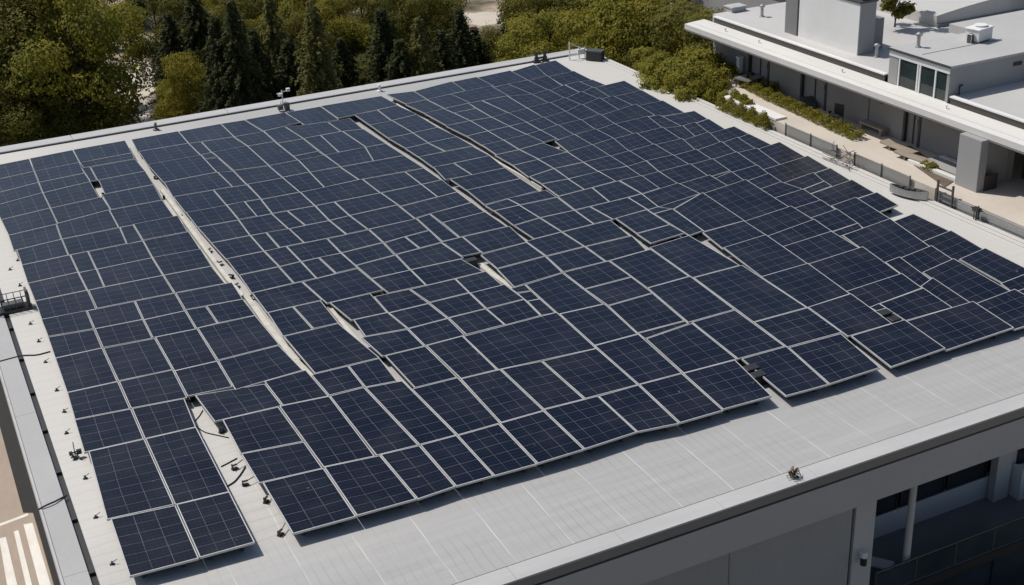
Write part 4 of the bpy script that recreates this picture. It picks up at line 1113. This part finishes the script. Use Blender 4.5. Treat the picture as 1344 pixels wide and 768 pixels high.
for (kind, x, y, h, wd, z) in sorted(TREES, key=lambda t: t[1]/t[2]):
    r = next(i for i in range(len(rows)-1) if rows[i+1] > y)
    n = cnt[(kind, r)] = cnt.get((kind, r), 0)+1
    ph, nm, cat = KN[kind]
    lab = '%s, %s from the left in the %s row behind the roof' % (ph, ordinal(n), ordinal(r+1)) if r else '%s close behind the roof, %s from the left' % (ph, ordinal(n))
    e = empty(nm, (x, y, z), lab, cat, 'trees of the wood behind the roof', rnd.uniform(0, 6.28))
    me, tm, H0 = PROTO[kind][rnd.randrange(3)]
    e.scale = (h/H0*wd, h/H0*wd, h/H0)
    for nme, mesh in (('crown', me), ('trunk', tm)):
        o = bpy.data.objects.new(nme, mesh); COL.objects.link(o); o.parent = e

# ================================================================== terrace and house on the right
TZ = .5
g = MB(); g.box(36.82, 28.0, GZ, 39.6, 52.2, TZ); g.box(37.6, 52.2, GZ, 39.6, 58.3, TZ); g.box(39.6, 28.0, GZ, 53.0, 58.3, TZ-.01)
tag(g.build('terrace', M['terrace']), kind='structure')
# screen along the terrace edge
def fence(name, y0, y1, label, z1, mat, step=2.6):
    e = empty(name, (36.74, (y0+y1)/2, 0), label, 'fence')
    m = MB(); m.box(36.735, y0, .02, 36.75, y1, z1); part(m, 'screen_panel', mat, e)
    m = MB(); m.box(36.72, y0, z1, 36.765, y1, z1+.03); part(m, 'top_rail', M['steel'], e)
    n = int((y1-y0)/step)+1
    for k in range(n+1):
        y = y0+(y1-y0)*k/n; m = MB(); m.box(36.70, y-.025, .0, 36.733, y+.025, z1+.10); part(m, 'post', M['darksteel'], e)
    return e
fence('wire_fence', 43.6, 47.3, 'grey wire mesh fence along the terrace edge, the rear length', .56, M['mesh'])
fence('wire_fence', 38.9, 42.4, 'grey wire mesh fence along the terrace edge, behind the white trough', .56, M['mesh'])
e = empty('louvre_fence', (36.76, 33.5, 0), 'low grey fence of thin horizontal slats beside the terrace at the right', 'fence')
for k in range(7):
    m = MB(); m.box(36.735, 27.5, .02+.066*k, 36.775, 37.4, .076+.066*k); part(m, 'slat', M['steel'] if k % 2 else M['side_wall'], e)
for y in (37.35, 35.0, 32.0, 29.0): m = MB(); m.box(36.70, y, 0, 36.732, y+.06, .6); part(m, 'post', M['darksteel'], e)
def tangle(mb):
    r = random.Random(5)
    for k in range(20):
        p0 = Vector((r.uniform(-.25, .25), r.uniform(-1.0, 1.0), r.uniform(.02, .5))); p1 = p0+Vector((r.uniform(-.3, .3), r.uniform(-.7, .7), r.uniform(-.35, .35))); p1.z = max(p1.z, .02)
        mb.tube([p0, (p0+p1)/2+Vector((r.uniform(-.1, .1), 0, .06)), p1], .016, 5)
    for z in (.05, .25, .48): mb.tube([(-.2, -.9, z), (-.22, .9, z)], .015, 5)
one('wire_tangle', M['darksteel'], 'crumpled heap of dark wire between the two mesh fences', 'wire', tangle, (36.4, 43.0, .05))
def trough(mb):
    n = 12; L = 1.0
    for s in (-1, 1):
        for k in range(n):
            a0, a1 = -1+2*k/n, -1+2*(k+1)/n
            w0, w1 = .34*(1-abs(a0)**2.2), .34*(1-abs(a1)**2.2)
            mb.hexa([(s*w0, a0*L), (s*(w0+.05), a0*L), (s*(w1+.05), a1*L), (s*w1, a1*L)][::s], .0, .46+.10*a0*a0)
    mb.hexa([(.33*(1-abs(a)**2.2), a*L) for a in np.linspace(-1, 1, 13)]+[(-.33*(1-abs(a)**2.2), a*L) for a in np.linspace(1, -1, 13)], .02, .30, 1)
    for k in range(4): mb.box(-.15, -.6+.3*k, .30, .12, -.42+.3*k, .50+.05*(k % 2), 1)
one('boat_shaped_trough', [M['steel'], M['darksteel']], 'pale boat shaped trough with dark contents at the terrace fence end', 'trough', trough, (36.15, 38.3, .1), None, 0, .35)
bpy.data.objects['boat_shaped_trough'].scale = (.62, .85, .62)
def stepladder(mb):
    for y in (-.42, .42):
        mb.box(-.04, y-.03, 0, .04, y+.03, .95)
    for z in (.2, .45, .70): mb.box(-.03, -.39, z, .03, .39, z+.05)
one('ladder_frame', M['darksteel'], 'small dark ladder frame leaning at the louvre fence', 'ladder', stepladder, (36.64, 36.8, .06))
def valve(mb):
    mb.tube([(0, 0, 0), (0, 0, .42)], .035, 6); mb.box(-.1, -.16, .42, .1, .16, .56); mb.tube([(0, -.3, .5), (0, .3, .5)], .03, 6); mb.tube([(0, .12, 0), (0, .12, .4)], .02, 6)
one('roof_tap', M['black'], 'small black tap on a stand pipe in front of the louvre fence', 'tap', valve, (36.5, 34.9, .06))

# hedges and plants on the terrace
def hedge_mesh(name, pts, wdt, h, mat, seed, dens=900, size=.085):
    rs = np.random.default_rng(seed); out = []
    for a, b in zip(pts, pts[1:]):
        a, b = np.array(a), np.array(b); L = np.linalg.norm(b-a); n = int(L*dens); t = rs.random(n)
        d = (b-a)/L; s = np.array([d[1], -d[0]]); o = (rs.random(n)-.5)*wdt; z = h*(.15+.85*rs.random(n)**.6)*(1-.5*(2*np.abs(o)/wdt)**3)*(1+.3*np.sin(7*t*L+seed))
        p = np.stack([a[0]+d[0]*L*t+s[0]*o, a[1]+d[1]*L*t+s[1]*o, z], 1)
        out.append(leaf_cloud(p, np.tile([0, 0, 1.], (n, 1)), np.full(n, size), rs, .4))
    return cloud_mesh(name, np.concatenate(out), mat)
def hedge(name, pts, wdt, h, mat, label, cat, seed, z=TZ, dens=900, size=.085):
    c = np.mean(np.array(pts), 0)
    o = bpy.data.objects.new(name, hedge_mesh(name, [(p[0]-c[0], p[1]-c[1]) for p in pts], wdt, h, mat, seed, dens, size)); COL.objects.link(o)
    o.location = (c[0], c[1], z); return tag(o, label, cat)
A = lambda x, y: tuple(at(x, y, TZ))[:2]
hedge('hedge', [A(976, 112), A(1010, 130), A(1060, 153), A(1100, 172), A(1128, 184)], .75, .42, M['leaf_light'], 'long low yellow green hedge across the beige terrace', 'hedge', 3)
e = empty('planter', (36.95, 50.3, 0), 'white topped planter box filled with a clipped yellow green hedge', 'planter')
m = MB(); m.box(36.72, 48.2, GZ, 36.80, 52.6, .25); m.box(36.80, 48.2, .501, 37.45, 52.6, .60); part(m, 'kerb', M['white'], e)
o = bpy.data.objects.new('clipped_hedge', hedge_mesh('clipped_hedge', [(0, -2.0), (0, 2.2)], .40, .72, M['leaf_light'], 5, 1200, .08)); COL.objects.link(o); o.parent = e; o.location = (-.45, 0, 0)
hedge('low_bush', [A(962, 128), A(985, 140)], .5, .35, M['leaf'], 'small olive bush beside the white planter on the terrace', 'bush', 7)
hedge('low_bush', [A(1004, 121), A(1018, 127)], .7, .62, M['leaf_dark'], 'dark leafy bush by the house wall on the terrace', 'bush', 8)
hedge('low_bush', [A(1212, 218), A(1226, 226)], .5, .28, M['leaf'], 'small green plant in the soil bed by the concrete pillar', 'plant', 9)
hedge('low_bush', [A(962, 105), A(975, 112)], .5, .40, M['leaf_dark'], 'small dark bush at the far end of the terrace', 'bush', 10)
g = MB(); q = [A(1168, 195), A(1195, 192), A(1256, 236), A(1240, 246)]; g.hexa([q[3], q[2], q[1], q[0]], TZ-.02, TZ+.03)
tag(g.build('planting_bed', M['soil']), kind='structure')
def kerbs(mb):
    mb.hexa([A(1240, 248), A(1257, 240), A(1254, 236), A(1236, 244)], TZ, TZ+.14)
def lounger(mb):
    for k in range(7): mb.box(-.33+.095*k, -1.05, .26, -.33+.095*k+.08, .55, .30)
    mb.hexa([(-.33, .56), (.33, .56), (.33, 1.1), (-.33, 1.1)], .26, .30, 0, (0, 0, .12, .12))
    for x in (-.3, .24):
        for y in (-.95, .4): mb.box(x, y, 0, x+.06, y+.06, .26)
for (x, y, lab, rz) in ((1180, 199, 'low slatted wooden lounger by the bronze door, the farther of two', .05), (1200, 212, 'low slatted wooden lounger by the bronze door, the nearer of two', .1)):
    p = at(x, y, TZ); one('lounger', M['wood'], lab, 'lounger', lounger, (p.x, p.y, TZ), 'wooden loungers on the terrace', 0, rz); [setattr(o_, 'scale', (.8, .85, .7)) for o_ in bpy.data.objects if o_.name.startswith('lounger')]
def slab(mb): mb.box(-.45, -1.3, 0, .45, 1.3, .12)
p = at(1236, 224, TZ); one('paving_slab', M['side_wall'], 'grey concrete slab set in the bed next to the pillar', 'slab', slab, (38.9, 38.9, TZ), None, .01)
def kerbstone(mb): mb.box(-.12, -1.6, 0, .12, 1.6, .16)
one('kerb_stone', M['eave'], 'pale kerb stone along the planting bed near the pillar', 'kerb', kerbstone, (38.1, 38.9, TZ), None, .01)
one('kerb_stone', M['eave'], 'pale kerb stone against the house wall by the pillar', 'kerb', kerbstone, (39.5, 38.5, TZ), None, .01)
def chair(mb):
    mb.box(-.24, -.24, .40, .24, .24, .46); mb.box(-.24, .20, .46, .24, .25, .92)
    for x in (-.24, .2):
        for y in (-.24, .2): mb.box(x, y, 0, x+.04, y+.04, .40)
p = at(1097, 163, TZ); one('terrace_chair', M['black'], 'black chair alone beside the hedge on the terrace', 'chair', chair, (p.x, p.y, TZ), None, 0, -1.2)
def sign(mb): mb.tube([(0, 0, 0), (0, 0, .55)], .02, 5); mb.box(-.08, -.03, .5, .08, .03, .62)
p = at(1088, 162, TZ); one('garden_stake', M['black'], 'thin dark stake left of the black chair', 'stake', sign, (p.x, p.y, TZ))
def table(mb):
    mb.box(-.8, -.5, .42, .8, .5, .48)
    for x in (-.72, .66):
        for y in (-.42, .36): mb.box(x, y, 0, x+.06, y+.06, .42)
    mb.lathe([(.09, .48), (.11, .6), (.05, .72), (0, .72)], -.3, 0, 8, 1); mb.lathe([(.12, .48), (.12, .58), (0, .58)], .25, .1, 8, 1)
p = at(985, 112, TZ); one('garden_table', [M['steel'], M['black']], 'grey table with dark pots at the far end of the terrace', 'table', table, (p.x, p.y, TZ), None, 0, .3)
def stele(mb): mb.box(-.12, -.12, 0, .12, .12, 1.15); mb.box(-.15, -.15, 1.15, .15, .15, 1.22)
p = at(970, 104, TZ); one('stone_post', M['white'], 'slender white post standing by the far house wall', 'post', stele, (p.x, p.y, TZ), None, .01)
def tipped(mb): mb.hexa([(-.42, -.3), (.42, -.3), (.42, .3), (-.42, .3)], .0, .08, 0, (.0, .35, .35, .0)); mb.box(-.4, -.28, .0, -.34, .28, .12)
p = at(1062, 141, TZ); one('tilted_board', M['darksteel'], 'dark tilted board lying before the middle door', 'board', tipped, (p.x, p.y, TZ), None, 0, 1.2)
def bench2(mb): mb.box(-.22, -.8, .30, .22, .8, .36); mb.box(-.18, -.7, 0, .18, -.62, .3); mb.box(-.18, .62, 0, .18, .7, .3)
p = at(1148, 173, TZ); one('wall_bench', M['wood'], 'low wooden bench against the taupe wall left of the narrow door', 'bench', bench2, (p.x-.1, p.y, TZ))
def ledge(mb): mb.box(-.3, -1.0, 0, .3, 1.0, .2)
p = at(948, 104, TZ); one('stone_ledge', M['white'], 'pale stone ledge at the far left end of the terrace', 'ledge', ledge, (p.x, p.y, TZ), None, .01)

# the house
HX = 39.75
Hs = empty('modern_house', (41, 45, TZ), 'long low modern house with a wide white eave beyond the terrace', 'house')
doors = [(54.55, 52.75), (50.2, 48.2), (42.85, 41.75)]
m = MB()
ys = [57.8]+[v for d in doors for v in d]+[36.6]
for a, b in zip(ys[::2], ys[1::2]): m.box(HX, b, TZ, HX+.25, a, 2.66)
m.box(HX, 27.5, TZ, HX+.25, 34.3, 2.66); m.box(HX+.25, 57.55, TZ, 52, 57.8, 3.2)
part(m, 'wall', M['house_wall'], Hs)
m = MB(); m.box(HX-.012, 45.15, TZ, HX+.01, 45.2, 2.66); m.box(HX-.012, 39.0, TZ, HX+.01, 39.03, 2.66)
part(m, 'wall_joint', M['door'], Hs)
for a, b in doors:
    m = MB(); m.box(HX+.12, b+.10, TZ, HX+.18, a-.10, 2.62)
    d = part(m, 'door', M['house_wall'], Hs); d['label'] = 'recessed taupe door between dark posts'
    m = MB(); m.box(HX-.04, b, TZ, HX+.2, b+.13, 2.66); m.box(HX-.04, a-.13, TZ, HX+.2, a, 2.66); m.box(HX+.08, (a+b)/2-.03, TZ, HX+.119, (a+b)/2+.03, 2.64)
    m.build('frame', M['door'], d)
    m = MB(); m.box(HX+.06, b+.32, TZ+.95, HX+.119, b+.36, TZ+1.15); m.build('handle', M['steel'], d)
m = MB(); m.box(37.85, 36.35, TZ, 38.25, 37.55, 2.66); m.box(38.25, 36.7, TZ, HX, 36.95, 2.66)
part(m, 'pillar', M['side_wall'], Hs, .01)
m = MB(); m.box(38.22, 36.30, TZ, 38.9, 36.345, 1.15)
part(m, 'pillar_plinth', M['door'], Hs)
m = MB(); m.box(HX+.8, 34.3, TZ, HX+.9, 36.6, 2.66)
dd = part(m, 'entrance_door', M['door'], Hs)
m = MB(); m.box(HX+.74, 34.6, TZ+.9, HX+.79, 34.65, TZ+1.3); m.build('handle', M['steel'], dd)
m = MB(); m.box(HX, 34.2, TZ, HX+.8, 34.295, 2.66)
part(m, 'entrance_side', M['house_wall'], Hs)
m = MB(); m.prism_y([(38.18, 2.68), (39.42, 2.68), (39.42, 3.02), (38.56, 2.98), (38.56, 2.95), (38.535, 2.95), (38.535, 2.975), (38.18, 2.94)], 27.5, 58.2)
part(m, 'eave', M['eave'], Hs)
m = MB(); m.box(38.20, 27.5, 2.60, 39.74, 58.15, 2.677)
part(m, 'eave_soffit', M['house_wall'], Hs)
m = MB(); m.box(38.24, 27.5, 2.55, 38.32, 58.1, 2.598)
part(m, 'drip_edge', M['darksteel'], Hs)
for y0, y1 in ((43.95, 57.3), (27.5, 39.85)):
    m = MB(); m.box(39.43, y0, 2.9, 39.50, y1, 3.30); part(m, 'shade_band', M['door'], Hs)  # dark strip painted in for the shade of the channel behind the eave
    m = MB(); m.box(39.38, y0-.02, 3.302, 39.62, y1+.02, 3.36); part(m, 'parapet_cap', M['white'], Hs)
    m = MB(); m.box(39.63, y0, 2.9, 39.80, y1, 3.24); part(m, 'roof_gutter', M['darksteel'], Hs)
m = MB(); m.box(39.82, 27.5, 2.7, 52.0, 58.0, 3.28)
part(m, 'roof', M['house_roof'], Hs)
for y in (55.5, 52.6, 46.2, 39.5, 33.4):
    m = MB(); m.tube([(38.9, y, 2.98), (38.9, y, 3.12)], .03, 6); m.box(38.86, y-.05, 3.12, 38.94, y+.05, 3.16); part(m, 'roof_outlet', M['white'], Hs)
# tall volume with its dark end, and a dark fin at its far end
m = MB(); m.box(40.6, 47.25, 3.2, 41.55, 51.7, 5.70)
tw = part(m, 'tower', M['white'], Hs)
m = MB(); m.box(40.55, 47.2, 5.705, 41.62, 51.75, 5.80); m.box(40.75, 47.3, 5.80, 41.62, 51.7, 5.95)
m.build('tower_cap', M['darksteel'], tw)
m = MB(); m.box(40.61, 47.225, 3.29, 41.54, 47.247, 5.70); m.build('tower_shade_face', M['side_wall'], tw)  # grey sheet paints the shade on the end turned from the sun
m = MB(); m.box(41.56, 47.6, 3.2, 42.4, 50.0, 4.75); part(m, 'stair_head', M['fascia'], Hs)
m = MB(); m.box(40.55, 51.78, 3.2, 41.2, 52.72, 7.4)
part(m, 'chimney_fin', M['fascia'], Hs)
# clerestory box
CX0, CX1, CY0, CY1 = 39.45, 44.0, 40.05, 43.75
m = MB(); m.box(CX0, CY0, 2.95, CX1, CY0+.15, 4.50); m.box(CX1-.15, CY0+.15, 3.2, CX1, CY1, 4.50); m.box(CX0, CY1-.15, 2.95, CX1-.15, CY1, 4.50)
m.box(CX0, CY0+.15, 4.26, CX0+.15, CY1-.15, 4.50); m.box(CX0, CY1-.55, 2.95, CX0+.15, CY1-.15, 4.26)
part(m, 'clerestory', M['side_wall'], Hs)
m = MB(); m.box(CX0-.03, CY0-.01, 4.25, CX0-.002, CY1, 4.50)
part(m, 'lintel', M['white'], Hs)
m = MB()
for y in (CY1-.62, CY1-1.78, CY1-1.92, CY0+.84): m.box(CX0-.025, y-.08, 3.03, CX0+.08, y, 4.25)
m.box(CX0-.025, CY0+.02, 2.99, CX0+.10, CY1-.55, 3.03)
wf = part(m, 'window', M['white'], Hs)
for a, b in ((CY1-1.78, CY1-.70), (CY0+.84, CY1-2.0), (CY0+.12, CY0+.76)):
    m = MB(); m.box(CX0+.02, a, 3.03, CX0+.05, b, 4.25); m.build('pane', M['green_glass'], wf)
m = MB(); m.hexa([(CX0-.06, CY0-.06), (CX1+.4, CY0-.06), (CX1+.4, CY1+.06), (CX0-.06, CY1+.06)], 4.502, 4.60)
part(m, 'clerestory_roof', M['house_roof_dim'], Hs)
m = MB(); m.box(CX0-.09, CY0-.09, 4.503, CX0-.062, CY1+.09, 4.61)
part(m, 'roof_edge', M['darksteel'], Hs)
m = MB(); m.box(CX0+.3, (CY0+CY1)/2+.15, 4.60, CX1+.3, (CY0+CY1)/2+.18, 4.612)
part(m, 'roof_seam', M['darksteel'], Hs)
m = MB(); m.box(CX1+.42, 38.2, 3.2, 52, 38.7, 4.6); m.box(CX1+.05, 38.7, 3.2, CX1+.4, 39.98, 4.3)
part(m, 'recess_wall', M['side_wall'], Hs)
m = MB(); m.box(44.45, 38.72, 4.2, 52, 45.5, 4.58)
part(m, 'upper_roof', M['house_roof_dim'], Hs)
m = MB(); m.box(CX1-1.0, CY0-.05, 4.05, CX1-.55, CY0-.005, 4.2)
part(m, 'wall_vent', M['black'], Hs)
m = MB(); m.tube([(CX0+.55, CY0-.07, 3.30), (CX0+.55, CY0-.07, 3.66), (CX0+.68, CY0-.10, 3.72)], .04, 6)
part(m, 'wall_pipe', M['black'], Hs)
for y, z, lab in ((44.3, 1.95, 'porthole'), (37.75, 1.9, 'porthole')):
    m = MB(); m.lathe([(.0, 0), (.09, .02), (.10, .05), (.0, .05)], 0, 0, 12)
    mm = MB(); mm.tube([(HX-.06, y, z), (HX-.002, y, z)], .10, 12); part(mm, 'wall_light', M['black'], Hs)
# roof furniture of the house
def ac(mb):
    mb.box(-.50, -.35, .06, .50, .35, .55); mb.box(-.54, -.39, .55, .54, .39, .62)
    for x in (-.45, .38): mb.box(x, -.3, 0, x+.07, .3, .06)
    mb.lathe([(.0, .64), (.28, .64), (.30, .70), (.0, .70)], .1, 0, 14); mb.box(-.72, -.12, 0, -.52, .12, .42, 1)
p = at(1284, 53, 4.6); one('roof_fan_unit', [M['white'], M['darksteel']], 'white fan unit on the roof of the glazed box', 'fan unit', ac, (p.x, p.y, 4.60), None, .02, .2)
def flue(mb): mb.lathe([(.14, 0), (.14, .04), (.08, .06), (.08, .5), (.15, .52), (.15, .60), (0, .68)], 0, 0, 12)
for (px, py, z, lab) in ((1000, 22, 3.28, 'far left end'), (1150, 75, 3.28, 'part in front of the tree'), (1205, 62, 4.6, 'part over the glazed box')):
    p = at(px, py, z); one('roof_flue', M['steel'], 'small steel flue on the white house roof, %s' % lab, 'flue', flue, (p.x, p.y, z))
def hatch(mb): mb.box(-.45, -.35, 0, .45, .35, .22); mb.box(-.5, -.4, .22, .5, .4, .29)
p = at(965, 14, 3.28); one('roof_hatch', M['house_roof_dim'], 'low grey hatch on the far left part of the white house roof', 'hatch', hatch, (p.x, p.y, 3.28), None, .01)
e = empty('roof_tree', (45.6, 50.4, 3.28), 'small reddish green tree growing on the house roof behind the tower', 'tree')
c, cs = broad_crown(123, 3.4, 1.15, 14, 200, .20, .18)
o = bpy.data.objects.new('crown', cloud_mesh('crown', c, M['leaf_dark'])); COL.objects.link(o); o.parent = e
m = trunk_mb(9, 3.0, cs, .08); m.build('trunk', M['bark'], e)
e = empty('curved_roof_house', (50.5, 52, TZ), 'low house with a pale curved roof behind the tree on the roof', 'house')
m = MB(); prof = [(47.2, 3.0)]+[(58.2, 3.0)]+[(58.2-11.0*k/12, 3.5+.75*math.sin(math.pi*(.15+.7*k/12))) for k in range(13)]
m.prism_y(prof, 49.2, 58.5); part(m, 'roof', M['house_roof'], e)
m = MB(); m.box(47.4, 49.3, TZ, 58.0, 58.2, 3.0); part(m, 'wall', M['side_wall'], e)
m = MB(); m.box(47.15, 49.05, 3.0, 58.3, 49.18, 3.42); part(m, 'fascia', M['fascia'], e)
e = empty('dark_walled_house', (62, 50, GZ), 'dark grey walled house at the top right corner of the view', 'house')
m = MB(); m.box(56.5, 45.0, GZ, 70, 56.0, 3.2); part(m, 'wall', M['fascia'], e)
m = MB(); m.box(56.2, 44.7, 3.2, 70.3, 56.3, 3.5); part(m, 'roof', M['house_roof_dim'], e)
m = MB(); m.box(58, 44.93, 1.6, 60.5, 44.99, 2.8); wn = part(m, 'window', M['window_glass'], e)
e = empty('grey_hall', (60, 72, GZ), 'broad hall with a flat dark grey roof beyond the white houses', 'building')
m = MB(); m.box(54, 60, GZ, 90, 84, 0.6); part(m, 'wall', M['render'], e)
m = MB(); m.box(53.6, 59.6, .6, 90.4, 84.4, 1.0); part(m, 'roof', M['asphalt'], e)

# plants at the front
e = empty('flowering_weed', (19.45, 23.95, .012), 'tiny weed with pink tips growing on the front roof edge', 'plant')
rs = np.random.default_rng(4)
pts = np.stack([rs.normal(size=150)*.13, rs.normal(size=150)*.11, .04+rs.random(150)*.30], 1)
o = bpy.data.objects.new('leaves', cloud_mesh('leaves', leaf_cloud(pts, np.tile([0, 0, 1.], (150, 1)), np.full(150, .10), rs, .3), M['needle'])); COL.objects.link(o); o.parent = e
pts = np.stack([rs.normal(size=40)*.07-.05, rs.normal(size=40)*.07, .36+rs.random(40)*.16], 1)
o = bpy.data.objects.new('pink_tips', cloud_mesh('pink_tips', leaf_cloud(pts, np.tile([0, 0, 1.], (40, 1)), np.full(40, .06), rs, .3), M['bloom'])); COL.objects.link(o); o.parent = e
m = MB(); 
for k in range(5): m.tube([(0, 0, 0), (.05*math.cos(k*1.3), .05*math.sin(k*1.3), .2), (.10*math.cos(k*1.3), .09*math.sin(k*1.3), .38)], .008, 5)
m.build('stem', M['bark'], e); e.scale = (.62, .62, .68)
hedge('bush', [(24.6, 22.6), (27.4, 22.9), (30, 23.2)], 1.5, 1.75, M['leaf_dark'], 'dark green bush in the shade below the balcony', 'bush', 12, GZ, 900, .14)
